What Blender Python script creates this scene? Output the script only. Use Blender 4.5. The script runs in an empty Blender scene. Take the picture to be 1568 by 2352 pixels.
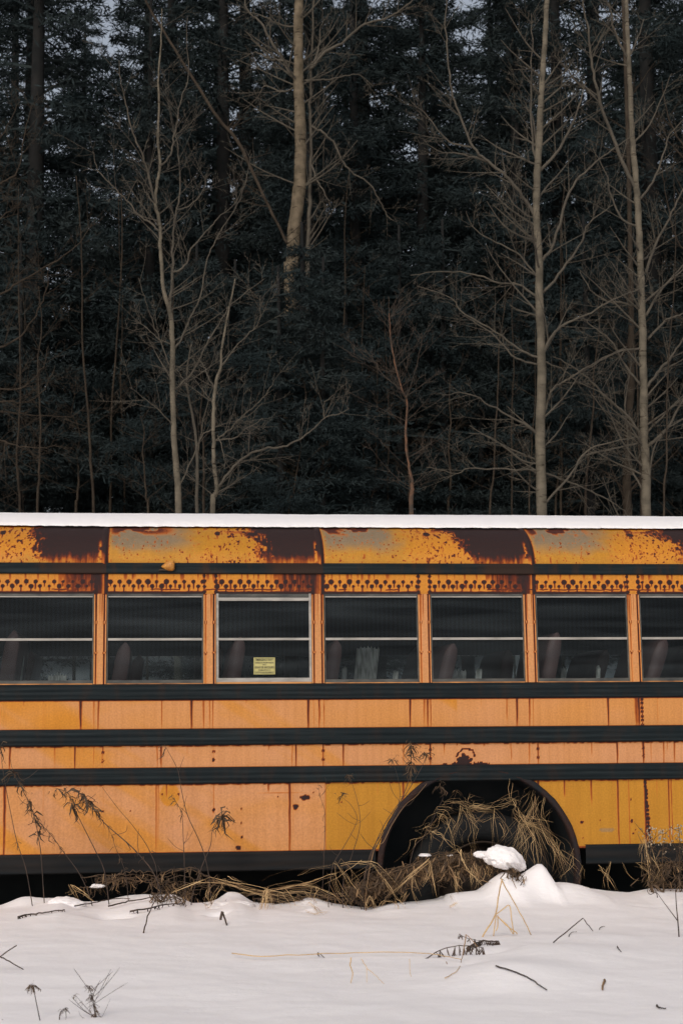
import bpy, math, random
import numpy as np
from mathutils import Vector, Matrix

# ------------------------------------------------------------------ camera
YAW, PITCH, ROLL = -0.1045, 0.1155, 0.0066
CAM = np.array([-1.03, -11.32, 1.2])
FV = 4019.0                       # focal length in units of a 1568 x 2352 picture
sc = bpy.context.scene
def rotm():
    return (Matrix.Rotation(YAW, 3, 'Z') @ Matrix.Rotation(PITCH, 3, 'X') @ Matrix.Rotation(ROLL, 3, 'Y'))
RM = rotm()
RN = np.array(RM)
cd = bpy.data.cameras.new('camera'); cam = bpy.data.objects.new('camera', cd)
sc.collection.objects.link(cam); sc.camera = cam
cd.sensor_fit = 'VERTICAL'; cd.sensor_height = 36.0; cd.lens = FV / 2352 * 36
cd.clip_end = 2000
cam.matrix_world = Matrix.Translation(Vector(CAM)) @ (RM @ Matrix.Rotation(math.pi / 2, 3, 'X')).to_4x4()
cd.dof.use_dof = True; cd.dof.focus_distance = 11.4; cd.dof.aperture_fstop = 5.6

# ------------------------------------------------------------------ light
SUN_EL, SUN_AZ = math.radians(38), math.radians(205)   # azimuth from +Y clockwise
w = bpy.data.worlds.new('World'); sc.world = w; w.use_nodes = True
nt = w.node_tree; nt.nodes.clear()
sky = nt.nodes.new('ShaderNodeTexSky'); sky.sky_type = 'NISHITA'; sky.sun_disc = False
sky.sun_elevation = SUN_EL; sky.sun_rotation = SUN_AZ; sky.dust_density = 3.0; sky.air_density = 1.0
hs = nt.nodes.new('ShaderNodeHueSaturation'); hs.inputs['Saturation'].default_value = 0.42
bg = nt.nodes.new('ShaderNodeBackground'); bg.inputs['Strength'].default_value = 0.125
wo = nt.nodes.new('ShaderNodeOutputWorld')
nt.links.new(sky.outputs[0], hs.inputs['Color']); nt.links.new(hs.outputs[0], bg.inputs[0]); nt.links.new(bg.outputs[0], wo.inputs[0])
sl = bpy.data.lights.new('sun', 'SUN'); sl.energy = 1.1; sl.angle = math.radians(18); sl.color = (1.0, 0.92, 0.84)
so = bpy.data.objects.new('sun', sl); sc.collection.objects.link(so)
sd = Vector((math.sin(SUN_AZ) * math.cos(SUN_EL), math.cos(SUN_AZ) * math.cos(SUN_EL), math.sin(SUN_EL)))
so.rotation_euler = sd.to_track_quat('Z', 'Y').to_euler()
sc.view_settings.view_transform = 'Standard'; sc.view_settings.look = 'None'
sc.view_settings.exposure = 0.0; sc.view_settings.gamma = 1.0

# ------------------------------------------------------------------ helpers
rng = np.random.RandomState(7); random.seed(11)
COL = sc.collection
def ray(px, py):
    d = np.array([px - 784.0, FV, -(py - 1176.0)])
    return RN @ d
def hit(px, py, Y=0.0):
    """world point seen at (px,py) of the 1568x2352 picture on the vertical plane y = Y"""
    d = ray(px, py); t = (Y - CAM[1]) / d[1]
    return CAM + d * t
def zrow(py, px=784, Y=0.0): return hit(px, py, Y)[2]

def mesh_np(name, V, F, mat=None, parent=None, smooth=True, attrs=None, matidx=None, mats=None):
    """V (n,3) array; F list of index lists or (m,k) array"""
    me = bpy.data.meshes.new(name)
    V = np.asarray(V, dtype=np.float32)
    if isinstance(F, np.ndarray):
        m, k = F.shape; loops = F.astype(np.int32).ravel(); starts = np.arange(m, dtype=np.int32) * k; tot = np.full(m, k, dtype=np.int32)
    else:
        tot = np.array([len(f) for f in F], dtype=np.int32); starts = np.concatenate([[0], np.cumsum(tot)[:-1]]).astype(np.int32)
        loops = np.array([i for f in F for i in f], dtype=np.int32)
    me.vertices.add(len(V)); me.vertices.foreach_set('co', V.ravel())
    me.loops.add(len(loops)); me.loops.foreach_set('vertex_index', loops)
    me.polygons.add(len(tot)); me.polygons.foreach_set('loop_start', starts); me.polygons.foreach_set('loop_total', tot)
    me.update(calc_edges=True); me.validate()
    me.polygons.foreach_set('use_smooth', np.full(len(me.polygons), smooth))
    if attrs:
        for k_, a in attrs.items():
            at = me.attributes.new(k_, 'FLOAT', 'POINT'); at.data.foreach_set('value', np.asarray(a, dtype=np.float32).ravel())
    if mats:
        for m_ in mats: me.materials.append(m_)
        if matidx is not None: me.polygons.foreach_set('material_index', np.asarray(matidx, dtype=np.int32))
    elif mat: me.materials.append(mat)
    o = bpy.data.objects.new(name, me); COL.objects.link(o)
    if parent: o.parent = parent
    return o
def empty(name, loc=(0, 0, 0)):
    o = bpy.data.objects.new(name, None); o.location = loc; o.empty_display_size = .2; COL.objects.link(o); return o
def tag(o, label=None, cat=None, group=None, kind=None):
    if label: o['label'] = label
    if cat: o['category'] = cat
    if group: o['group'] = group
    if kind: o['kind'] = kind
    return o

class MB:
    """collects boxes, tubes, sheets into one mesh"""
    def __init__(s): s.V = []; s.F = []; s.n = 0; s.M = []
    def add(s, V, F, m=0):
        V = np.asarray(V, dtype=float); s.V.append(V); s.F += [[i + s.n for i in f] for f in F]; s.n += len(V); s.M += [m] * len(F)
    def box(s, a, b, m=0, bev=0.0, shear=0.0):
        x0, y0, z0 = a; x1, y1, z1 = b
        if bev <= 0:
            V = [(x, y, z) for x in (x0, x1) for y in (y0, y1) for z in (z0, z1)]
            F = [(0, 1, 3, 2), (4, 6, 7, 5), (0, 4, 5, 1), (2, 3, 7, 6), (0, 2, 6, 4), (1, 5, 7, 3)]
            s.add(V, F, m)
        else:
            import bmesh
            bm = bmesh.new(); bmesh.ops.create_cube(bm, size=1)
            for v in bm.verts:
                v.co = Vector(((x0 + x1) / 2 + v.co.x * (x1 - x0), (y0 + y1) / 2 + v.co.y * (y1 - y0), (z0 + z1) / 2 + v.co.z * (z1 - z0)))
            bmesh.ops.bevel(bm, geom=list(bm.edges), offset=bev, segments=2, affect='EDGES', profile=.5)
            bm.verts.index_update()
            s.add([tuple(v.co) for v in bm.verts], [[v.index for v in f.verts] for f in bm.faces], m); bm.free()
    def tube(s, P, R, n=5, m=0, cap=True):
        P = np.asarray(P, dtype=float); k = len(P)
        R = np.broadcast_to(np.asarray(R, dtype=float), (k,))
        T = np.gradient(P, axis=0); T /= (np.linalg.norm(T, axis=1)[:, None] + 1e-9)
        ref = np.array([0.31, 0.95, 0.1]) if abs(T[:, 2]).mean() > .5 else np.array([0.1, 0.2, 0.97])
        A = np.cross(T, ref); A /= (np.linalg.norm(A, axis=1)[:, None] + 1e-9); B = np.cross(T, A)
        th = np.arange(n) * 2 * math.pi / n
        V = (P[:, None, :] + R[:, None, None] * (np.cos(th)[None, :, None] * A[:, None, :] + np.sin(th)[None, :, None] * B[:, None, :])).reshape(-1, 3)
        F = []
        for i in range(k - 1):
            for j in range(n):
                a = i * n + j; b = i * n + (j + 1) % n; F.append((a, b, b + n, a + n))
        if cap: F.append(tuple(range(n))[::-1]); F.append(tuple((k - 1) * n + j for j in range(n)))
        s.add(V, F, m)
    def ribbon(s, P, W, side, m=0):
        """flat leaf blade with slight V fold"""
        P = np.asarray(P, dtype=float); k = len(P); W = np.broadcast_to(np.asarray(W, dtype=float), (k,)); side = np.asarray(side, dtype=float)
        T = np.gradient(P, axis=0); T /= (np.linalg.norm(T, axis=1)[:, None] + 1e-9)
        S = side[None, :] - T * (T @ side)[:, None]; S /= (np.linalg.norm(S, axis=1)[:, None] + 1e-9)
        N = np.cross(T, S)
        V = np.stack([P - S * W[:, None], P + N * W[:, None] * .5, P + S * W[:, None]], 1).reshape(-1, 3)
        F = []
        for i in range(k - 1):
            for j in range(2):
                a = i * 3 + j; F.append((a, a + 1, a + 4, a + 3))
        s.add(V, F, m)
    def build(s, name, mat, parent=None, smooth=True, mats=None):
        return mesh_np(name, np.concatenate(s.V), s.F, mat, parent, smooth, mats=mats, matidx=s.M if mats else None)

# numpy value noise
LAT = {}
def vnoise(x, y, seed=0):
    N = 256
    if seed not in LAT: LAT[seed] = np.random.RandomState(seed).rand(N, N)
    L = LAT[seed]
    xi = np.floor(x).astype(int); yi = np.floor(y).astype(int); fx = x - xi; fy = y - yi
    fx = fx * fx * (3 - 2 * fx); fy = fy * fy * (3 - 2 * fy)
    a = L[xi % N, yi % N]; b = L[(xi + 1) % N, yi % N]; c = L[xi % N, (yi + 1) % N]; d = L[(xi + 1) % N, (yi + 1) % N]
    return (a * (1 - fx) + b * fx) * (1 - fy) + (c * (1 - fx) + d * fx) * fy
def fbm(x, y, seed=0, o=4):
    s = 0; a = .5; t = 0
    for i in range(o):
        s = s + a * vnoise(x * 2 ** i, y * 2 ** i, seed + i * 13); t += a; a *= .55
    return s / t
def sstep(a, b, x):
    t = np.clip((x - a) / (b - a), 0, 1); return t * t * (3 - 2 * t)

# ------------------------------------------------------------------ materials
def newmat(name):
    m = bpy.data.materials.new(name); m.use_nodes = True; n = m.node_tree; b = n.nodes['Principled BSDF']; return m, n, b
def N(n, typ, **kw):
    x = n.nodes.new(typ)
    for k, v in kw.items():
        if hasattr(x, k): setattr(x, k, v)
        else: x.inputs[k].default_value = v
    return x
def ramp(n, stops):
    r = n.nodes.new('ShaderNodeValToRGB'); e = r.color_ramp.elements
    while len(e) > 1: e.remove(e[-1])
    e[0].position = stops[0][0]; e[0].color = (*stops[0][1], 1)
    for p, c in stops[1:]:
        q = e.new(p); q.color = (*c, 1)
    return r
def coords(n, scale=(1, 1, 1)):
    g = n.nodes.new('ShaderNodeNewGeometry'); mp = n.nodes.new('ShaderNodeMapping'); mp.inputs['Scale'].default_value = scale
    n.links.new(g.outputs['Position'], mp.inputs['Vector']); return mp.outputs[0]
def mix(n, fac, a, b, mode='MIX'):
    x = n.nodes.new('ShaderNodeMix'); x.data_type = 'RGBA'; x.blend_type = mode
    for s, v in ((0, fac), (6, a), (7, b)):
        if isinstance(v, (int, float)): x.inputs[s].default_value = v
        elif isinstance(v, tuple): x.inputs[s].default_value = (*v, 1)
        else: n.links.new(v, x.inputs[s])
    return x.outputs[2]
def math_(n, op, a, b=0.0, c=None):
    x = n.nodes.new('ShaderNodeMath'); x.operation = op
    for i, v in enumerate((a, b, c)):
        if v is None: continue
        if isinstance(v, (int, float)): x.inputs[i].default_value = v
        else: n.links.new(v, x.inputs[i])
    return x.outputs[0]
def noisy(name, c0, c1, scale=8, rough=.8, bump=.0, bscale=60, stretch=(1, 1, 1), metal=0, detail=4, spec=None):
    m, n, b = newmat(name)
    t = N(n, 'ShaderNodeTexNoise'); t.inputs['Scale'].default_value = scale; t.inputs['Detail'].default_value = detail
    n.links.new(coords(n, stretch), t.inputs['Vector'])
    r = ramp(n, [(.3, c0), (.7, c1)]); n.links.new(t.outputs[0], r.inputs[0]); n.links.new(r.outputs[0], b.inputs['Base Color'])
    b.inputs['Roughness'].default_value = rough; b.inputs['Metallic'].default_value = metal
    if spec is not None: b.inputs['Specular IOR Level'].default_value = spec
    if bump:
        t2 = N(n, 'ShaderNodeTexNoise'); t2.inputs['Scale'].default_value = bscale; n.links.new(coords(n, stretch), t2.inputs['Vector'])
        bp = N(n, 'ShaderNodeBump'); bp.inputs['Strength'].default_value = bump; bp.inputs['Distance'].default_value = .01
        n.links.new(t2.outputs[0], bp.inputs['Height']); n.links.new(bp.outputs[0], b.inputs['Normal'])
    return m
def attr(n, name):
    a = n.nodes.new('ShaderNodeAttribute'); a.attribute_name = name; return a.outputs['Fac']

def paint_mat():
    m, n, b = newmat('weathered_paint')
    base = ramp(n, [(0, (.46, .205, .018)), (.35, (.56, .215, .020)), (.62, (.56, .232, .050)), (1, (.56, .262, .125))])
    t0 = N(n, 'ShaderNodeTexNoise'); t0.inputs['Scale'].default_value = 3; t0.inputs['Detail'].default_value = 5
    n.links.new(coords(n, (1, 1, .5)), t0.inputs['Vector'])
    tone = math_(n, 'ADD', attr(n, 'tone'), math_(n, 'MULTIPLY', math_(n, 'SUBTRACT', t0.outputs[0], .5), .22))
    n.links.new(tone, base.inputs[0])
    gr = mix(n, attr(n, 'grey'), base.outputs[0], (.20, .165, .115))
    # fine mottling
    t1 = N(n, 'ShaderNodeTexNoise'); t1.inputs['Scale'].default_value = 90; t1.inputs['Detail'].default_value = 3
    n.links.new(coords(n), t1.inputs['Vector'])
    r1 = ramp(n, [(.3, (.86, .86, .86)), (.7, (1.08, 1.08, 1.08))]); n.links.new(t1.outputs[0], r1.inputs[0])
    gr = mix(n, 1.0, gr, r1.outputs[0], 'MULTIPLY')
    # vertical wash streaks
    t2 = N(n, 'ShaderNodeTexNoise'); t2.inputs['Scale'].default_value = 14; t2.inputs['Detail'].default_value = 4
    n.links.new(coords(n, (2.2, 1, .06)), t2.inputs['Vector'])
    r2 = ramp(n, [(.35, (.90, .86, .80)), (.6, (1.03, 1.03, 1.05))]); n.links.new(t2.outputs[0], r2.inputs[0])
    gr = mix(n, .6, gr, r2.outputs[0], 'MULTIPLY')
    # rust
    t3 = N(n, 'ShaderNodeTexNoise'); t3.inputs['Scale'].default_value = 55; t3.inputs['Detail'].default_value = 4
    n.links.new(coords(n, (1, 1, .55)), t3.inputs['Vector'])
    ra = attr(n, 'rust')
    k = math_(n, 'MULTIPLY', math_(n, 'SUBTRACT', t3.outputs[0], .5), .55)
    amt = math_(n, 'MULTIPLY', ra, math_(n, 'ADD', k, 1.0)); 
    rr = ramp(n, [(0, (.62, .22, .03)), (.3, (.36, .085, .012)), (.55, (.12, .022, .008)), (.8, (.036, .013, .011)), (1, (.026, .013, .012))])
    n.links.new(amt, rr.inputs[0])
    fr = ramp(n, [(.03, (0, 0, 0)), (.32, (1, 1, 1))]); n.links.new(amt, fr.inputs[0])
    fin = mix(n, fr.outputs[0], gr, rr.outputs[0])
    n.links.new(fin, b.inputs['Base Color'])
    b.inputs['Specular IOR Level'].default_value = .25
    rg = math_(n, 'ADD', math_(n, 'MULTIPLY', fr.outputs[0], .25), .55); n.links.new(rg, b.inputs['Roughness'])
    bp = N(n, 'ShaderNodeBump'); bp.inputs['Strength'].default_value = .35; bp.inputs['Distance'].default_value = .004
    n.links.new(math_(n, 'MULTIPLY', fr.outputs[0], t3.outputs[0]), bp.inputs['Height'])
    t4 = N(n, 'ShaderNodeTexNoise'); t4.inputs['Scale'].default_value = 3.5; t4.inputs['Detail'].default_value = 1; n.links.new(coords(n, (1, 1, 1.3)), t4.inputs['Vector'])
    b2 = N(n, 'ShaderNodeBump'); b2.inputs['Strength'].default_value = .5; b2.inputs['Distance'].default_value = .03; n.links.new(t4.outputs[0], b2.inputs['Height']); n.links.new(bp.outputs[0], b2.inputs['Normal'])
    n.links.new(b2.outputs[0], b.inputs['Normal'])
    return m
PAINT = paint_mat()
def rail_mat(name='rail_black', rust=.5):
    m, n, b = newmat(name)
    t = N(n, 'ShaderNodeTexNoise'); t.inputs['Scale'].default_value = 22; t.inputs['Detail'].default_value = 5
    n.links.new(coords(n, (.12, 1, 3)), t.inputs['Vector'])
    r = ramp(n, [(.35, (.006, .010, .012)), (.55, (.009, .014, .016)), (.75, (.018, .025, .027))]); n.links.new(t.outputs[0], r.inputs[0])
    t2 = N(n, 'ShaderNodeTexNoise'); t2.inputs['Scale'].default_value = 9; t2.inputs['Detail'].default_value = 6
    n.links.new(coords(n, (1.6, 1, .5)), t2.inputs['Vector'])
    r2 = ramp(n, [(.5, (0, 0, 0)), (.75, (1, 1, 1))]); n.links.new(t2.outputs[0], r2.inputs[0])
    f = math_(n, 'MULTIPLY', r2.outputs[0], rust)
    if rust > .9:
        gx_ = n.nodes.new('ShaderNodeNewGeometry'); sx_ = n.nodes.new('ShaderNodeSeparateXYZ'); n.links.new(gx_.outputs['Position'], sx_.inputs[0])
        u = math_(n, 'FRACT', math_(n, 'DIVIDE', math_(n, 'SUBTRACT', 5.635, sx_.outputs[0]), 1.4))
        t5 = N(n, 'ShaderNodeTexNoise'); t5.inputs['Scale'].default_value = 14; n.links.new(coords(n, (1, 1, .3)), t5.inputs['Vector'])
        u = math_(n, 'ADD', u, math_(n, 'MULTIPLY', math_(n, 'SUBTRACT', t5.outputs[0], .5), .12))
        ru = ramp(n, [(.21, (.8, .8, .8)), (.29, (0, 0, 0))]); n.links.new(u, ru.inputs[0])
        f = math_(n, 'MAXIMUM', f, ru.outputs[0])
    n.links.new(mix(n, f, r.outputs[0], (.032, .017, .011)), b.inputs['Base Color'])
    b.inputs['Roughness'].default_value = .6; b.inputs['Specular IOR Level'].default_value = .12
    return m
RAIL = rail_mat(); RAIL_OLD = rail_mat('rail_worn', 1.0)
SKIRT = noisy('skirt_metal', (.008, .011, .013), (.022, .018, .016), 6, .75, stretch=(.3, 1, 3), spec=.12)
LIP = noisy('rusty_lip', (.012, .015, .018), (.04, .018, .013), 9, .8, .5, 70, spec=.2)
ALU = noisy('aluminium', (.22, .205, .18), (.38, .35, .31), 30, .5, .2, 80, (.3, 1, 1))
ALU_D = noisy('dirty_aluminium', (.022, .025, .025), (.10, .095, .08), 16, .7, .2, 80, (.5, 1, 1))
INTERIOR = noisy('interior_panel', (.035, .04, .042), (.06, .065, .066), 3, .8)
def rib_panel():
    m, n, b = newmat('ribbed_panel')
    wv = N(n, 'ShaderNodeTexWave'); wv.bands_direction = 'X'; wv.inputs['Scale'].default_value = 9; wv.inputs['Distortion'].default_value = .6
    n.links.new(coords(n), wv.inputs['Vector'])
    r = ramp(n, [(.2, (.03, .037, .048)), (.8, (.042, .052, .07))]); n.links.new(wv.outputs[0], r.inputs[0]); n.links.new(r.outputs[0], b.inputs['Base Color'])
    return m
RIBBED = rib_panel()
UNDER = noisy('underbody', (.020, .025, .028), (.034, .037, .039), 5, .9, spec=.1)
SEAT = noisy('seat_vinyl', (.10, .05, .045), (.15, .085, .075), 6, .55)
FOAM = noisy('torn_foam', (.25, .25, .22), (.78, .76, .70), 22, .9, .6, 60, (3, 3, .5))
TYRE = noisy('tyre_rubber', (.010, .011, .012), (.018, .018, .018), 12, .85, .3, 60, spec=.2)
RIM = noisy('rusty_rim', (.03, .025, .022), (.12, .075, .05), 10, .7, .4, 60)
YEL = noisy('sticker_yellow', (.42, .37, .13), (.50, .44, .17), 30, .6)
INK = noisy('sticker_ink', (.02, .022, .02), (.03, .03, .025), 30, .6)
AMBER = noisy('amber_lamp', (.22, .07, .012), (.62, .27, .04), 45, .5, .3, 60)
def glass_mat(tint=(.60, .65, .67, 1), nm='window_glass'):
    m, n, b = newmat(nm); n.nodes.remove(b)
    tr = N(n, 'ShaderNodeBsdfTransparent'); tr.inputs[0].default_value = tint
    gl = N(n, 'ShaderNodeBsdfGlossy'); gl.inputs['Roughness'].default_value = .04; gl.inputs[0].default_value = (.9, .95, 1, 1)
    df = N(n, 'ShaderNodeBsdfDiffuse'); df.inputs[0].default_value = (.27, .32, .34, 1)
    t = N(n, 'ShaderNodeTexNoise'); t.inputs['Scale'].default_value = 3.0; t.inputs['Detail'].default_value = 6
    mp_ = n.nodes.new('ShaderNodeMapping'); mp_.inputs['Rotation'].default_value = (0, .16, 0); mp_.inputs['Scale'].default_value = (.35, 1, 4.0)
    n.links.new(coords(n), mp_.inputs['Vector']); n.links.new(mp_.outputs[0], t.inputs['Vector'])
    r = ramp(n, [(.38, (.010,) * 3), (.75, (.07,) * 3)]); n.links.new(t.outputs[0], r.inputs[0])  # thin dust veil; its slanted pale streaks are painted-in reflections
    fz = N(n, 'ShaderNodeFresnel'); fz.inputs[0].default_value = 1.12
    m1 = N(n, 'ShaderNodeMixShader'); n.links.new(math_(n, 'MULTIPLY_ADD', fz.outputs[0], .6, .006), m1.inputs[0]); n.links.new(tr.outputs[0], m1.inputs[1]); n.links.new(gl.outputs[0], m1.inputs[2])
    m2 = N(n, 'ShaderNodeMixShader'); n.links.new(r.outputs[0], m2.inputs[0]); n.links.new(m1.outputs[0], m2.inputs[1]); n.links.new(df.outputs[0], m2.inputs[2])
    n.links.new(m2.outputs[0], n.nodes['Material Output'].inputs[0])
    return m
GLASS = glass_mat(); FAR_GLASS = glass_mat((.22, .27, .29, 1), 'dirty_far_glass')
def snow_mat():
    m, n, b = newmat('snow')
    b.inputs['Roughness'].default_value = .75; b.inputs['Specular IOR Level'].default_value = .2
    b.inputs['Subsurface Weight'].default_value = .15; b.inputs['Subsurface Radius'].default_value = (.02, .02, .025); b.inputs['Subsurface Scale'].default_value = .3
    soil = attr(n, 'soil')
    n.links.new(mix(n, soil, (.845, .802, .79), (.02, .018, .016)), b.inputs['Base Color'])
    h = None
    for s, a in ((7, .9), (30, .3), (140, .12)):
        t = N(n, 'ShaderNodeTexNoise'); t.inputs['Scale'].default_value = s; t.inputs['Detail'].default_value = 3
        n.links.new(coords(n, (.7, 1, 1)), t.inputs['Vector']); q = math_(n, 'MULTIPLY', t.outputs[0], a)
        h = q if h is None else math_(n, 'ADD', h, q)
    bp = N(n, 'ShaderNodeBump'); bp.inputs['Strength'].default_value = .24; bp.inputs['Distance'].default_value = .03
    n.links.new(h, bp.inputs['Height']); n.links.new(bp.outputs[0], b.inputs['Normal'])
    return m
SNOW = snow_mat()
STRAW = noisy('straw', (.40, .25, .11), (.70, .48, .24), 9, .75)
STRAW_D = noisy('old_straw', (.13, .075, .035), (.32, .19, .09), 9, .8)
WEED = noisy('brown_weed', (.035, .022, .013), (.115, .068, .034), 14, .85)
STEM = noisy('dark_stem', (.022, .016, .012), (.075, .045, .03), 12, .8)
SEEDS = noisy('pale_seed_fluff', (.14, .10, .06), (.60, .50, .36), 30, .9)
def bark(name, c0, c1, sc_=5):
    m, n, b = newmat(name)
    t = N(n, 'ShaderNodeTexNoise'); t.inputs['Scale'].default_value = sc_; t.inputs['Detail'].default_value = 6
    n.links.new(coords(n, (1.2, 1.2, 1.2)), t.inputs['Vector'])
    r = ramp(n, [(.3, c0), (.62, c1)]); n.links.new(t.outputs[0], r.inputs[0])
    v = N(n, 'ShaderNodeTexNoise'); v.inputs['Scale'].default_value = 6; v.inputs['Detail'].default_value = 3
    n.links.new(coords(n, (1, 1, 5)), v.inputs['Vector'])
    rv = ramp(n, [(.28, (.25, .22, .2)), (.38, (1, 1, 1))]); n.links.new(v.outputs[0], rv.inputs[0])
    n.links.new(mix(n, 1.0, r.outputs[0], rv.outputs[0], 'MULTIPLY'), b.inputs['Base Color'])
    b.inputs['Roughness'].default_value = .85; b.inputs['Specular IOR Level'].default_value = .15
    bp = N(n, 'ShaderNodeBump'); bp.inputs['Strength'].default_value = .5; bp.inputs['Distance'].default_value = .02
    n.links.new(v.outputs[0], bp.inputs['Height']); n.links.new(bp.outputs[0], b.inputs['Normal'])
    return m
BARK = bark('pale_bark', (.07, .06, .044), (.15, .126, .092))
TWIG = noisy('twig_bark', (.050, .041, .029), (.092, .076, .054), 7, .85)
TWIG_D = noisy('dim_twig', (.030, .023, .017), (.056, .043, .031), 7, .9, spec=.1)
RED = noisy('red_bark', (.035, .026, .018), (.17, .075, .035), 8, .85)
DARKBARK = noisy('conifer_bark', (.010, .011, .011), (.020, .019, .018), 6, .95, spec=.1)
NEEDLE = noisy('needles', (.018, .027, .029), (.028, .035, .034), 1.2, .9, detail=6, spec=.05)

# ------------------------------------------------------------------ ground (snow)
EDGE = [(-200, 2085), (0, 2083), (80, 2076), (120, 2066), (150, 2062), (175, 2072), (240, 2079), (330, 2070), (400, 2066), (440, 2080), (500, 2070), (525, 2059), (550, 2061),
        (580, 2076), (650, 2078), (760, 2080), (850, 2087), (900, 2075), (960, 2070), (1010, 2064), (1060, 2059), (1100, 2056), (1150, 2054), (1180, 2052), (1215, 2050),
        (1250, 2048), (1280, 2046), (1350, 2042), (1400, 2049), (1450, 2052), (1500, 2042), (1568, 2043), (1800, 2050)]
EX = np.array([hit(a, 2080, -.2)[0] for a, b in EDGE]); EZ = np.array([hit(a, b, -.2)[2] for a, b in EDGE])
def hill(x, y):
    t = np.clip(y - 5.0, 0, None)
    h = .19 * t + .35 * (fbm(x * .25 + 40, y * .25 + 9, 31) - .5) * np.clip(t, 0, 3)
    return np.minimum(h, 6.0 + .02 * t)
def snow_h(x, y):
    x = np.asarray(x, dtype=float); y = np.asarray(y, dtype=float)
    e = np.interp(x, EX, EZ)
    near = .05 * (fbm(x * .7 + 5, y * .7 + 3, 3) - .5) + .09 * (fbm(x * .28 + 15, y * .28 + 31, 5, 2) - .5)
    wv = .022 * (fbm(x * 2.4 + 3, y * 3.2 + 30, 8) - .5) + .006 * (fbm(x * 6 + 13, y * 6 + 3, 12) - .5)
    f = sstep(-1.5, -.2, y)
    z = near * (1 - f) + e * f + wv - .03 * sstep(-1, -6, y)
    # hummocks near the bus
    for cx, cy, r, h in HUMPS: z = z + h * np.exp(-((x - cx) ** 2 + (y - cy) ** 2) / (r * r))
    z = z + MOUND(x, y)
    # edge under the bus
    lo = -.45
    edge_y = -.13 + .07 * (fbm(x * 2.5 + 7, x * 0 + 2, 17) - .5)
    g = sstep(0, .16, y - edge_y)
    z = z * (1 - g) + lo * g
    back = .05 * (fbm(x * .5, y * .5, 3) - .5) + hill(x, y)
    k = sstep(2.75, 3.4, y)
    return z * (1 - k) + back * k
def P2(px, py, Y): p = hit(px, py, Y); return p[0], p[2]
mx = hit(1195, 2000, -.45)[0]
_mp = [(1030, 2056), (1048, 2051), (1104, 2045), (1125, 2026), (1150, 2003), (1162, 2000), (1172, 2010), (1183, 2017), (1196, 2008), (1209, 1998), (1222, 1990), (1231, 1982), (1240, 1979), (1249, 1984), (1256, 1998), (1263, 2015), (1269, 2026), (1300, 2024), (1337, 2030), (1380, 2046)]
_mX = np.array([hit(a, c, -.42)[0] for a, c in _mp]); _mZ = np.array([hit(a, c, -.42)[2] for a, c in _mp])
_md = np.linspace(_mX[0], _mX[-1], 240); _mt = np.clip(np.interp(_md, _mX, _mZ) - np.interp(_md, EX, EZ), 0, None)
_kr = np.exp(-(np.arange(-9, 10) / 3.6) ** 2); _mt = np.convolve(np.pad(_mt, 9, mode='edge'), _kr / _kr.sum(), mode='valid')
def MOUND(x, y):
    x = x + .03 * (y + .42) + .012 * (fbm(x * 14, y * 14, 19, 2) - .5)
    t = np.interp(x, _md, _mt, left=0, right=0)
    w_ = .26 - .09 * sstep(.09, .20, t)
    return t * np.exp(-np.abs((y + .42) / w_) ** 2.4)
HUMPS = []
for px, py, r, h in ((1190, 2240, .30, .075), (1290, 2200, .35, .05), (60, 2095, .12, .045), (265, 2118, .12, -.06), (300, 2090, .2, .04), (500, 2115, .05, -.05), (470, 2085, .08, -.03), (715, 2085, .10, .04),
                     (1350, 2160, .22, .03), (720, 2105, .06, .03), (540, 2085, .12, .035), (400, 2095, .16, .035), (640, 2110, .2, .02), (1130, 2190, .10, -.03), (880, 2100, .12, .02), (1060, 2215, .12, -.02)):
    d = ray(px, py); t = -CAM[2] / d[2]; p = CAM + d * t; HUMPS.append((p[0], p[1], r, h))
def ax_(lo, hi, fine_lo, fine_hi, step, grow=1.18):
    a = list(np.arange(fine_lo, fine_hi, step)); s = step; x = fine_lo
    while x > lo: s *= grow; x -= s; a.insert(0, x)
    s = step; x = a[-1]
    while x < hi: s *= grow; x += s; a.append(x)
    return np.array(a)
gx = ax_(-260, 260, -3.6, 3.4, .022, 1.12)
gy = np.concatenate([ax_(-60, -.95, -5.5, -1.0, .04, 1.25)[:-1] if False else ax_(-60, -5.49, -5.5, -1.0, .035, 1.2), np.arange(-1.0 + .03, .1, .012), np.arange(.12, 3.6, .12), np.arange(3.7, 45, .4), np.geomspace(46, 400, 14)])
gy = np.unique(np.round(gy, 4))
GX, GY = np.meshgrid(gx, gy, indexing='ij')
GZ = snow_h(GX, GY)
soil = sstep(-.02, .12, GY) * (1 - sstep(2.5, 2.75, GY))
nx, ny = GX.shape
idx = np.arange(nx * ny).reshape(nx, ny)
F = np.stack([idx[:-1, :-1], idx[1:, :-1], idx[1:, 1:], idx[:-1, 1:]], -1).reshape(-1, 4)
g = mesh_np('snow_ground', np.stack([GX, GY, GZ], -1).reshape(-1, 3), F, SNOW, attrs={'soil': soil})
tag(g, 'smooth snow covering the ground around the bus', 'snow', kind='structure')
def hit_snow(px, py, up=0.0):
    d = ray(px, py); d = d / np.linalg.norm(d); t = 4.0
    while t < 60:
        p = CAM + d * t
        if p[2] < float(snow_h(p[0], p[1])) + up: return p
        t += .02
    return CAM + d * 12

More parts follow.
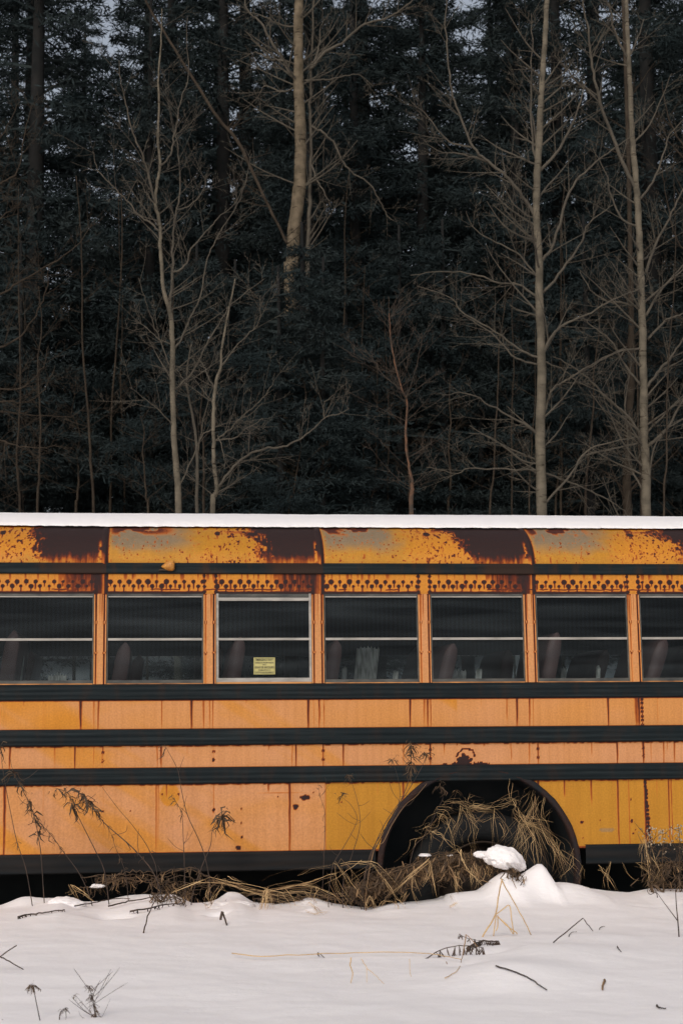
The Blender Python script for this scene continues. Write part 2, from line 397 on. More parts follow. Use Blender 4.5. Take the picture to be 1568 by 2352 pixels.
# ------------------------------------------------------------------ bus
bus = empty('school_bus', (0, .0, 0))
tag(bus, 'abandoned rusty yellow school bus with black rub rails standing in snow', 'bus')
Z = {k: zrow(v) for k, v in dict(rail0t=1292, rail0b=1318, head=1362, belt=1569, beltb=1605, r2t=1671, r2b=1709, r3t=1759, r3b=1797, skirt=1952, skb=1998, mid=1467).items()}
LEAN = .06
def ybody(z): return np.maximum(0, z - Z['belt']) * LEAN
X0, X1 = -6.3, 6.3
XH = np.concatenate([np.arange(X0, -3.0, .03), np.arange(-3.0, 2.75, .0065), np.arange(2.75, X1 + .01, .03)])
def X_of(zx, y_v): return hit(zx * .5002, y_v)[0]              # left detail crop
def X_of2(zx, y_v): return hit(784 + zx * .5002, y_v)[0]       # right detail crop
PW = .041                                                      # half pillar width
PIL = [k * .7 + .0 for k in range(-8, 9)]
RIBX = [k * 1.4 + .035 for k in range(-4, 5)]

def grid_part(name, xs, pts_fn, s, mat, attr_fn, keep=None, parent=bus):
    """pts_fn(X,S)->(x,y,z)"""
    X, S = np.meshgrid(xs, s, indexing='ij'); x, y, z = pts_fn(X, S)
    V = np.stack([x, y, z], -1).reshape(-1, 3); a, b = X.shape; id_ = np.arange(a * b).reshape(a, b)
    F = np.stack([id_[:-1, :-1], id_[1:, :-1], id_[1:, 1:], id_[:-1, 1:]], -1).reshape(-1, 4)
    if keep is not None:
        k = keep(x, y, z).reshape(-1); F = F[k[F].all(axis=1)]
    at = attr_fn(X, z, S)
    return mesh_np(name, V, F, mat, parent, attrs={k: v for k, v in at.items()})

def streak(X, z, x0, ztop, zlen, wid, amt, seed=0):
    """a rust run that starts at ztop, narrows and fades downwards"""
    d = (ztop - z) / zlen
    wob = .004 * (vnoise(z * 14 + seed, z * 0 + seed * 3.7, 5) - .5)
    ww = wid * (1 - .45 * np.clip(d, 0, 1))
    m = np.exp(-((X - x0 - wob) / ww) ** 2)
    return amt * m * (d > -.02) * (1 - sstep(.6, 1.05, d) * .9) * (1 - .3 * np.clip(d, 0, 1))
def spot(X, z, x0, z0, r, amt=1.0, seed=0, drip=0, ax=1.0):
    n = .5 * (vnoise(X * 90 + seed, z * 90, 9) - .5)
    d = np.sqrt(((X - x0) / ax) ** 2 + (z - z0) ** 2) / r + n
    m = amt * (1 - sstep(.75, 1.2, d))
    if drip:
        m = np.maximum(m, amt * .7 * np.exp(-((X - x0) / (r * .28)) ** 2) * (z < z0) * (1 - sstep(.5, 1, (z0 - z) / drip)))
    return m

# --- lower panels
def lower_attrs(which):
    def f(X, z, S):
        tone = np.full(X.shape, .0); rust = np.zeros(X.shape); grey = np.zeros(X.shape)
        fz = fbm(X * .9 + 3, z * 2.1, 21); dg = fbm((X + z * 1.5) * 2.1, z * 1.0 + X * .3, 23)
        base = {1: .80, 2: .95, 3: .90}[which]
        tone = base + (fz - .5) * .5 - .34 * sstep(.55, .72, dg) * (X < .9) - .22 * sstep(.5, .66, fz)
        if which == 3:
            seam = X_of(1495, 1870)
            tone = np.where(X > seam, .02 + .45 * sstep(.48, .7, fz) * (X > 1.9), tone)
            tone = tone - .5 * ((((X - X_of(780, 1825)) / .062) ** 2 + ((z - zrow(1826, 390)) / .072) ** 2) < 1)
        zt = {1: Z['beltb'], 2: Z['r2b'], 3: Z['r3b']}[which]; zb = {1: Z['r2t'], 2: Z['r3t'], 3: Z['skirt']}[which]; H = zt - zb
        yv = {1: 1640, 2: 1735, 3: 1870}[which]
        L = {1: [(372, 8, 1, 1), (432, 5, .45, 1), (452, 5, .75, 1), (742, 3, .7, 1), (880, 7, 1, 1), (935, 7, .5, 1), (962, 5, .45, 1), (977, 4, .5, 1), (1415, 7, 1, 1), (1440, 4, .3, 1), (1466, 5, .8, 1), (1487, 2.5, .6, 1),
                 (110, 4, .4, .2), (600, 3, .3, .2), (1130, 4, .5, .15), (200, 3, .2, 1), (1240, 3, .25, .3)],
             2: [(47, 5, .9, 1), (253, 4, .55, 1), (345, 5, .95, 1), (380, 4, .3, .3), (432, 4, .4, 1), (472, 4, .6, 1), (600, 4, .4, .2), (722, 4, .6, 1), (741, 5, .9, 1), (860, 4, .25, .4), (980, 4, .3, 1), (1105, 4, .4, .2),
                 (1235, 5, .5, .25), (1342, 4, .5, 1), (1358, 5, .9, 1), (1483, 4, .8, 1), (90, 3, .3, .3)],
             3: [(22, 8, .8, 1.2), (200, 4, .2, .5), (345, 4, .3, .2), (718, 5, .5, 1), (728, 4, .45, .9), (765, 5, .6, .18), (980, 4, .35, .6), (1105, 4, .4, .1), (1232, 6, .7, .12), (1330, 7, .8, 1.1), (1345, 4, .25, .9), (475, 3, .2, .8)]}[which]
        R = {1: [(315, 6, 1, 1), (380, 5, .55, 1), (395, 6, .8, 1), (409, 4, .6, 1), (760, 3, .85, 1), (805, 6, 1, 1), (862, 5, .75, 1), (880, 3, .35, 1), (1223, 6, 1, 1), (1352, 12, .6, 1), (1364, 7, 1, 1), (1378, 4, .8, 1), (640, 3, .25, .3),
                 (1450, 3, .3, 1), (40, 3, .3, .2)],
             2: [(8, 5, .9, 1), (285, 5, .4, 1), (408, 5, .95, 1), (472, 3, .8, .6), (530, 5, .6, .12), (655, 5, .7, .16), (778, 4, .5, .8), (862, 5, .5, 1), (902, 5, .75, 1), (1020, 4, .4, .25), (1148, 4, .5, .6), (1265, 5, 1, 1), (1385, 6, 1, 1),
                 (1420, 4, .35, 1), (1478, 4, .7, 1), (1495, 4, .4, .4), (1528, 4, .8, 1), (160, 4, .3, .15)],
             3: [(165, 4, .3, .2), (285, 6, .75, .35), (410, 5, .4, .2), (905, 7, .9, .2), (1025, 5, .8, .25), (1148, 5, .8, .35), (1270, 6, .75, 1.1), (1250, 3, .35, .2), (1395, 7, 1, 1.2), (1503, 5, .7, 1.0), (1515, 4, .6, .9), (1450, 4, .3, .3)]}[which]
        for i, (a, w_, am, ln) in enumerate(L): rust = np.maximum(rust, streak(X, z, X_of(a, yv), zt, H * ln * 1.25, w_ * .00112, am * .92, i))
        for i, (a, w_, am, ln) in enumerate(R): rust = np.maximum(rust, streak(X, z, X_of2(a, yv), zt, H * ln * 1.25, w_ * .00112, am * .92, i + 50))
        # rust creeping in under the rail and at the bottom edge
        n = vnoise(X * 18, z * 0 + 3, 41); n2 = vnoise(X * 60, z * 0 + 3, 42)
        rust = np.maximum(rust, (1 - sstep(.002, .004 + .014 * n * n2, zt - z)) * .8)
        rust = np.maximum(rust, (1 - sstep(.0, .008 * n, z - zb)) * .5)
        # repeated light streaks elsewhere on the bus
        far = (X < -2.75) | (X > 2.5)
        rust = np.maximum(rust, far * .7 * (vnoise(X * 26, z * 0, 43) > .83))
        def zl(y): return zrow(1550 + y * .5002, 400)
        def zr(y): return zrow(1550 + y * .5002 , 784 + 600)
        if which == 3:
            for a, b, r in ((980, 622, 6), (1108, 618, 4), (1108, 683, 4), (1110, 750, 4.5), (472, 622, 4), (600, 622, 3), (820, 549, 4), (745, 549, 3.5), (1357, 612, 11), (1277, 566, 3), (1440, 545, 2.5)):
                rust = np.maximum(rust, spot(X, z, X_of(a, 1860), zl(b), r * .0016, 1, a, drip=.03 if r > 4 else .01))
            rust = np.maximum(rust, spot(X, z, X_of(1400, 1840), zl(570), .016, 1, 3, ax=2.0)); rust = np.maximum(rust, spot(X, z, X_of(1095, 1945), zl(798), .014, .9, 3, ax=1.2))
            rust = np.maximum(rust, .3 * np.exp(-((z - zl(545) + (X - X_of(1200, 1820)) * .02) / .003) ** 2) * (X > X_of(1180, 1820)) * (X < X_of(1440, 1820)))
            for a, b, r in ((1325, 493, 2), (1328, 575, 4), (1330, 625, 3), (1330, 673, 6), (1335, 730, 5), (1100, 675, 6), (1105, 750, 3), (1185, 667, 2), (1345, 712, 3), (565, 560, 2), (0, 570, 3)):
                rust = np.maximum(rust, spot(X, z, X_of2(a, 1860), zr(b), r * .0015, .9, a, ax=1.4 if a == 1100 else 1))
            rust = np.maximum(rust, .35 * np.exp(-((X - X_of2(1320, 1870)) / .004) ** 2)); 
            for q in range(16): rust = np.maximum(rust, spot(X, z, X_of2(1397 + q * .9, 1870), zt - .02 - q * H / 16.5, .011 if q % 3 else .013, 1, q))
            rust = np.maximum(rust, .5 * np.exp(-((X - X_of(1493, 1870)) / .0025) ** 2))
            grey = .5 * (((X - X_of2(1215, 1870)) / .05) ** 2 + ((z - zr(712)) / .014) ** 2 < 1)
            grey = grey + .35 * sstep(.62, .75, fbm(X * 3, z * 5, 61)) * (X < X_of(60, 1870))
        if which == 1:
            for q in range(7): rust = np.maximum(rust, .85 * (np.abs(np.hypot(X - X_of2(1379, 1640), z - (zt - .012 - q * H / 6.6)) - .0075) < .003))
        if which == 2:
            for (a, side) in ((472, 0), (980, 0), (1483, 0), (408, 1), (902, 1), (1386, 1)):
                x0 = (X_of2 if side else X_of)(a, 1735)
                for q in (.3, .68): rust = np.maximum(rust, .7 * (np.abs(np.hypot(X - x0, z - (zt - H * q)) - .0075) < .0028))
            rust = np.maximum(rust, spot(X, z, X_of(980, 1735), zt - H * .7, .009, 1, 3))
            # rust hole above the arch
            n = fbm(X * 34, z * 34, 77)
            hx = (X - X_of2(562, 1750)) / .062; hz = (z - zb) / .078
            rust = np.maximum(rust, 1.0 * ((hx * hx + hz * hz + (n - .5) * 1.6) < .75))
            hx = (X - X_of2(580, 1750)) / .165; hz = (z - zb) / .02
            rust = np.maximum(rust, 1.0 * ((hx * hx + hz * hz + (n - .5) * 2.4) < .8))
            rust = np.maximum(rust, .95 * (np.abs(np.hypot(X - X_of2(572, 1745), (z - zb - .045)) - .058 - (n - .5) * .02) < .006) * (z > zb + .05))
        return dict(tone=np.clip(tone, 0, 1), rust=np.clip(rust, 0, 1), grey=np.clip(grey, 0, 1))
    return f
AC = hit(1101, 1997); AR = 235 / 4019 * 11.36
def arch_keep(x, y, z): return np.hypot(x - AC[0], z - AC[2]) > AR - .015
def flat(X, S): return X, 0 * X + ybody(S), S
SZ = .008
grid_part('upper_side_panel', XH, flat, np.arange(Z['r2t'] - .01, Z['beltb'] + .01, SZ), PAINT, lower_attrs(1))
grid_part('middle_side_panel', XH, flat, np.arange(Z['r3t'] - .01, Z['r2b'] + .01, SZ), PAINT, lower_attrs(2))
grid_part('lower_side_panel', XH, lambda X, S: (X, 0 * X - .004 * (X < X_of(1493, 1870)), S), np.arange(Z['skirt'] - .01, Z['r3b'] + .01, SZ), PAINT, lower_attrs(3), keep=arch_keep)

# --- roof profile: header panel + ellipse
ZR = Z['rail0b']; yR = float(ybody(ZR)); ZE = Z['rail0t'] - .01
EA, EB = 1.2 - yR, .385
def roof_xyz(X, S):
    """S = angle 0..pi"""
    x = X
    rib = np.zeros_like(X)
    for r in RIBX: rib = rib + .012 * np.exp(-((X - (r - .012)) / .016) ** 4)
    y = 1.2 - (EA + rib) * np.cos(S); z = ZE + (EB + rib * .8) * np.sin(S)
    y = y - 0.0
    return x, y, z
def roof_attrs(X, z, S):
    # s: height above the rail in metres, measured on the curve
    h = z - ZE
    rust = np.zeros(X.shape); grey = np.zeros(X.shape)
    n1 = fbm(X * 9, h * 14, 101); n2 = fbm(X * 30, h * 9, 103); n3 = fbm(X * 78, h * 50, 107); col = vnoise(X * 70, X * 0 + 3, 109); col2 = .5 * vnoise(X * 130, h * 6, 109) + .5 * vnoise(X * 60, h * 4, 111)
    tone = .30 - .22 * sstep(.45, .65, fbm(X * 2 + 9, h * 6, 113))
    for i, r in enumerate(RIBX):
        u = r - X
        left = .41 + .04 * math.sin(i * 2.7 + 1) + .12 * (n1 - .5) * 2 + .09 * sstep(.14, .28, h)
        core = sstep(-.012, 0.0, u) * (1 - sstep(left - .05, left + .07, u + .26 * (n3 - .5)))
        low = sstep(.01, .13, h + .10 * (n2 - .5))
        rust = np.maximum(rust, core * np.clip(.18 + .42 * col2 + 1.0 * low, 0, 1) * (.55 + .45 * sstep(-.02, .05, h + .05 * (col2 - .5))))
        # clear strip along the rib
        clear = np.exp(-((u - .042) / .012) ** 2) * (1 - sstep(.13, .19, h)) * sstep(.45, .55, vnoise(h * 60, X * 50, 117) + .12)
        rust = rust * (1 - .9 * clear)
        rust = np.maximum(rust, np.exp(-((u - .0) / .012) ** 4) * .95)
        # freckles to the left of the patch
        fr = sstep(0, .2, u - .30) * (1 - sstep(.5, 1.0, u))
        rust = np.maximum(rust, fr * .85 * sstep(.63 - .07 * sstep(.08, .25, h), .72, n3))
        rust = np.maximum(rust, sstep(.05, .2, u) * (1 - sstep(.55, .75, u)) * sstep(.2, .28, h) * sstep(.5, .62, n1) * .85)
        # chalky grey area right of the rib
        v = X - r
        gz = sstep(0, .05, v) * (1 - sstep(.38, .62, v + .2 * (n1 - .5))) * sstep(.05, .16, h + .08 * (n1 - .5))
        grey = np.maximum(grey, gz * .85)
        tone = tone - .4 * sstep(0, .05, v) * (1 - sstep(.4, .7, v)) 
        rust = np.maximum(rust, sstep(0, .05, v) * (1 - sstep(.3, .5, v)) * sstep(.19, .25, h) * sstep(.47, .6, n1 + .04 * (i == 6) + .1 * (i % 2)) * .7)
        # two sheet screws between ribs
        for hz_ in (.30, .225):
            rust = np.maximum(rust, spot(X, h, r - .68, hz_, .017, .95, i, drip=.06, ax=1.2))
    rust = np.maximum(rust, .7 * sstep(.70, .78, fbm(X * 95, h * 65, 131)) * sstep(.3, .5, n1))
    rust = np.maximum(rust, .45 * sstep(.82, .9, vnoise(X * 140, h * 45, 137)) * sstep(.40, .55, n2) * .8)
    rust = np.maximum(rust, .5 * (1 - sstep(0, .012, h)))
    return dict(tone=np.clip(tone, 0, 1), rust=np.clip(rust, 0, 1), grey=np.clip(grey, 0, 1))
grid_part('roof', XH, roof_xyz, np.concatenate([np.linspace(0, 1.05, 90), np.linspace(1.1, math.pi, 14)]), PAINT, roof_attrs)

def head_attrs(X, z, S):
    zt, zb = Z['rail0b'], Z['head']; H = zt - zb; h = (z - zb)
    rust = np.zeros(X.shape); col = vnoise(X * 75, X * 0 + 3, 109); n3 = fbm(X * 40, z * 40, 151)
    tone = np.full(X.shape, .36) + .12 * (fbm(X * 3, z * 3, 5) - .5)
    for i, r in enumerate(RIBX):
        u = r - X
        core = sstep(.0, .04, u) * (1 - sstep(.27, .36, u)) 
        colf = .55 * vnoise(X * 150, z * 5, 109) + .45 * vnoise(X * 55, z * 3, 111)
        wgt = sstep(.0, .05, u) * (1 - sstep(.22, .35, u + .08 * (col - .5)))
        rust = np.maximum(rust, wgt * np.clip(.14 + .95 * colf * (.40 + .75 * h / H) + .35 * (1 - sstep(.02, .14, u)), 0, 1))
        rust = np.maximum(rust, wgt * .55 * sstep(.54, .70, n3 + .16 * (1 - h / H)))
        rust = np.maximum(rust, sstep(.045, .055, u) * (1 - sstep(.06, .09, u)) * (.9))
        rust = np.maximum(rust, np.exp(-((u - .0) / .013) ** 4) * .95)
    # two staggered rows of bolts with runs
    sp = .0595
    k = np.floor(X / sp); 
    for row, (off, hz, r0) in enumerate(((0, H * .60, .0150), (.5, H * .37, .0145))):
        kk = np.floor(X / sp - off); xc = (kk + off + .5) * sp
        jit = np.array(np.random.RandomState(5 + row).rand(512)); a = jit[(kk.astype(int)) % 512]; b = jit[(kk.astype(int) * 7 + 3) % 512]
        dx = X - xc - .006 * (a - .5); d = np.sqrt(dx ** 2 + (h - hz) ** 2) / (r0 * (.65 + .55 * a)) + .35 * (n3 - .5)
        near_p = np.min(np.abs(X[..., None] - np.array(PIL)), axis=-1) if False else None
        m = (1 - sstep(.8, 1.2, d)) * .97
        dr = np.exp(-(dx / (.0036 + .002 * b)) ** 2) * (h < hz) * (1 - sstep(.6, 1.0, (hz - h) / (.03 + .035 * b))) * .8
        m = np.maximum(m, dr)
        pd = np.abs((X + .35) % .7 - .35)
        rust = np.maximum(rust, m * (pd > .045))
    # vertical bolt chains at the pillars
    for p in PIL:
        for s in (-.035, .04):
            for q in range(4):
                rust = np.maximum(rust, spot(X, z, p + s, zt - .012 - q * H * .28, .0135 if q % 2 else .011, .97, q + p * 7))
            rust = np.maximum(rust, .75 * np.exp(-((X - p - s) / .0045) ** 2))
    nn = fbm(X * 25, z * 0 + 1, 161)
    pd = np.abs((X + .35) % .7 - .35)
    rust = np.maximum(rust, (1 - sstep(.006, .012 + .012 * nn, h)) * .97 * (pd > .03))
    rust = np.maximum(rust, .8 * (1 - sstep(0, .007, np.abs(h - H * .2 - .01 * (nn - .5)))) * sstep(.50, .58, fbm(X * 6, X * 0, 171)))
    rust = np.maximum(rust, .45 * (1 - sstep(0, .03 + .05 * col, zt - z)) * sstep(.62, .8, col))
    return dict(tone=np.clip(tone, 0, 1), rust=np.clip(rust, 0, 1), grey=0 * X)
grid_part('header_panel', XH, lambda X, S: (X, ybody(S), S), np.arange(Z['head'] - .004, Z['rail0t'] + .0, .005), PAINT, head_attrs)

# --- rails
def rail(name, zt, zb, mat, out=.018, ribs=3, x0=X0, x1=X1, y0=None):
    zs = []; ys = []
    k = 24
    for i in range(k + 1):
        t = i / k; zs.append(zb + (zt - zb) * t)
        e = min(1, min(t, 1 - t) * 9)
        ys.append(-out * math.sqrt(max(0, 1 - (1 - e) ** 2)) - (.0018 * math.cos(t * ribs * 2 * math.pi) if 0 < i < k else 0))
    yb = np.array([float(ybody(z)) for z in zs]) if y0 is None else y0
    prof = np.array(ys) + yb
    xs = np.linspace(x0, x1, 60)
    X, I = np.meshgrid(xs, np.arange(k + 1), indexing='ij')
    Vv = np.stack([X, prof[I] - 0, np.array(zs)[I] + 0 * X], -1).reshape(-1, 3)
    id_ = np.arange(X.size).reshape(X.shape)
    F = np.stack([id_[:-1, :-1], id_[1:, :-1], id_[1:, 1:], id_[:-1, 1:]], -1).reshape(-1, 4)
    o = mesh_np(name, Vv, F, mat, bus)
    return o
rail('drip_rail', Z['rail0t'], Z['rail0b'], RAIL_OLD, .014, 1)
rail('rub_rail', Z['belt'], Z['beltb'], RAIL, .012, 3, y0=0.0)
rail('rub_rail', Z['r2t'], Z['r2b'], RAIL, .022, 3)
rail('rub_rail', Z['r3t'], Z['r3b'], RAIL, .022, 3)
aL = AC[0] - AR + .0; aR = AC[0] + AR
rail('skirt_rail', Z['skirt'], Z['skb'], SKIRT, .02, 2, x1=aL - .012)
rail('skirt_rail', Z['skirt'] + .012, Z['skb'] + .01, SKIRT, .02, 2, x0=aR + .03)
# wheel arch lip
b = MB(); k = 60; P = []
for ro, ri, y in ((AR + .004, AR - .036, -.012),):
    for i in range(k + 1):
        th = math.radians(-14) + math.radians(208) * i / k
        wob = .0012 * math.sin(i * 1.3) + .0012 * math.sin(i * 2.9)
        c, s_ = math.cos(th), math.sin(th)
        for (r, yy) in ((ro + wob, .0), (ro - .004 + wob, -.016), (ri + .01, -.022), (ri, -.012), (ri, .05)): P.append((AC[0] + c * r, yy, AC[2] + s_ * r))
F = []
for i in range(k):
    for j in range(4): a = i * 5 + j; F.append((a, a + 1, a + 6, a + 5))
b.add(P, F); b.build('wheel_arch', LIP, bus)
# inner wheel well, floor, underbody, far side, ends
b = MB(); P = []; F = []
for i in range(41):
    th = math.radians(-30) + math.radians(240) * i / 40
    for yy in (.04, .62): P.append((AC[0] + math.cos(th) * (AR - .03), yy, AC[2] + math.sin(th) * (AR - .03)))
for i in range(40): a = i * 2; F.append((a, a + 1, a + 3, a + 2))
b.add(P, F)
P = [(AC[0], .62, AC[2])] + [(AC[0] + math.cos(t) * (AR - .03), .62, AC[2] + math.sin(t) * (AR - .03)) for t in np.linspace(0, 2 * math.pi, 41)]
b.add(P, [(0, i, i + 1) for i in range(1, 41)]); b.build('wheel_well', UNDER, bus)
b = MB(); b.box((X0, .65, .46), (X1, 2.38, .52)); b.box((X0, .03, Z['r3b'] - .22), (AC[0] - AR - .02, .65, Z['r3b'] - .18)); b.box((AC[0] + AR + .02, .03, Z['r3b'] - .22), (X1, .65, Z['r3b'] - .18))
b.box((X0, .8, -.1), (X1, .9, .44)); b.box((X0, 1.5, -.1), (X1, 1.6, .44)); b.box((X0, 2.30, -.5), (X1, 2.36, .455)); b.build('underbody', UNDER, bus)  # last box: added far-side sheet that keeps light out under the bus
b = MB(); b.box((X0, .70, .93), (X1, 2.33, .96)); b.box((X0, .03, Z['r3t'] - .0), (X1, .69, Z['r3t'] + .02)); b.build('cabin_floor', INTERIOR, bus)
# far wall with openings
FZ0, FZ1 = Z['belt'], 1.66
b = MB(); b.box((X0, 2.36, -.2), (X1, 2.40, FZ0));  # wall carried down below the skirt to shut out light from behind
for p in PIL: b.box((p - .05, 2.345, FZ0 + .002), (p + .05, 2.395, FZ1 - .002))
b.build('far_wall', INTERIOR, bus)
for i, p in enumerate(PIL[:-1]):
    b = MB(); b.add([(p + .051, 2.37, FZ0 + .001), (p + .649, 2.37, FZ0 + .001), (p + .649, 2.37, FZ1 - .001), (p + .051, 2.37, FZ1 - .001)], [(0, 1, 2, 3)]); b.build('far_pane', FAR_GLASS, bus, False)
b = MB(); b.box((X0, 2.32, FZ1), (X1, 2.37, Z['rail0t'] + .02)); b.build('far_header', RIBBED, bus)
for xx in (X0 - .01, X1 + .01):
    b = MB(); b.box((xx - .01, .02, .1), (xx + .01, 2.38, 2.2))
    P = [(xx, 1.2, 2.18)] + [(xx, 1.2 - EA * math.cos(t), ZE + EB * math.sin(t)) for t in np.linspace(0, math.pi, 30)]
    b.add(P, [(0, i, i + 1) for i in range(1, 30)])
    b.build('end_wall', INTERIOR, bus)
# inner liner (ceiling) with ribs
P = []; ts = np.linspace(.12, math.pi - .12, 30); xs = [X0, X1]
for xx in xs:
    for t in ts: P.append((xx, 1.2 - (EA - .05) * math.cos(t), ZE + (EB - .06) * math.sin(t)))
F = [(i, i + 1, i + 31, i + 30) for i in range(29)]
b = MB(); b.add(P, F)
for p in PIL:
    b.tube([(p, 1.2 - (EA - .06) * math.cos(t), ZE + (EB - .07) * math.sin(t)) for t in ts], .025, 6)
b.build('ceiling_liner', INTERIOR, bus)
b = MB(); b.box((X0, ybody(Z['head']) + .03, Z['head'] - .012), (X1, ybody(Z['head']) + .05, Z['rail0t'])); b.build('inner_header', INTERIOR, bus)

# --- pillars
def pillar(p, rib):
    zs = np.arange(Z['belt'], Z['head'] - .0, .01); xs = np.linspace(-PW, PW, 34)
    prof = []
    X, S = np.meshgrid(xs, zs, indexing='ij')
    grv = .006 * np.exp(-((np.abs(X) - .026) / .005) ** 4)
    y = ybody(S) - .012 + grv + .02 * (np.abs(X) > PW - .001)
    col = vnoise(X * 200 + p * 50, S * 2, 201)
    sd = 1 if rib else 0
    r = random.Random(int(p * 10) + 99)
    wl, wr = (.8, .75) if rib else (r.choice([.2, .35]), r.choice([.8, .95]))
    rust = wl * np.exp(-((X + .026) / (.005)) ** 4) * (.6 + .4 * sstep(0, .5, (S - Z['belt']) / .58 + (col - .5)))
    rust = np.maximum(rust, wr * np.exp(-((X - .026) / (.0055 + .0)) ** 4))
    top = sstep(.5, 1.0, (S - Z['belt']) / .58)
    rust = np.maximum(rust, .5 * top * sstep(.6, .8, vnoise(X * 260 + p * 31, X * 0, 203)))
    rust = np.maximum(rust, .9 * (1 - sstep(.0, .012, Z['head'] - S)) * (np.abs(X) > .018))
    for q in (.36, .70):
        for s in (-.026, .026):
            zc = Z['head'] - q * .58 + .02
            d = np.hypot(X - s, S - zc); rust = np.where(d < .0065, .0, rust); rust = np.maximum(rust, .6 * (np.abs(d - .0085) < .002))
            y = y - .007 * (d < .0075)
    tone = .78 + .12 * (vnoise(X * 60, S * 1.2 + p, 205) - .5) + 0 * X
    V = np.stack([X + p, y, S], -1).reshape(-1, 3); a, c = X.shape; id_ = np.arange(a * c).reshape(a, c)
    F = np.stack([id_[:-1, :-1], id_[1:, :-1], id_[1:, 1:], id_[:-1, 1:]], -1).reshape(-1, 4)
    mesh_np('window_pillar', V, F, PAINT, bus, attrs=dict(tone=tone, rust=np.clip(rust, 0, 1), grey=0 * X))
for i, p in enumerate(PIL):
    pillar(p, i % 2 == 0)

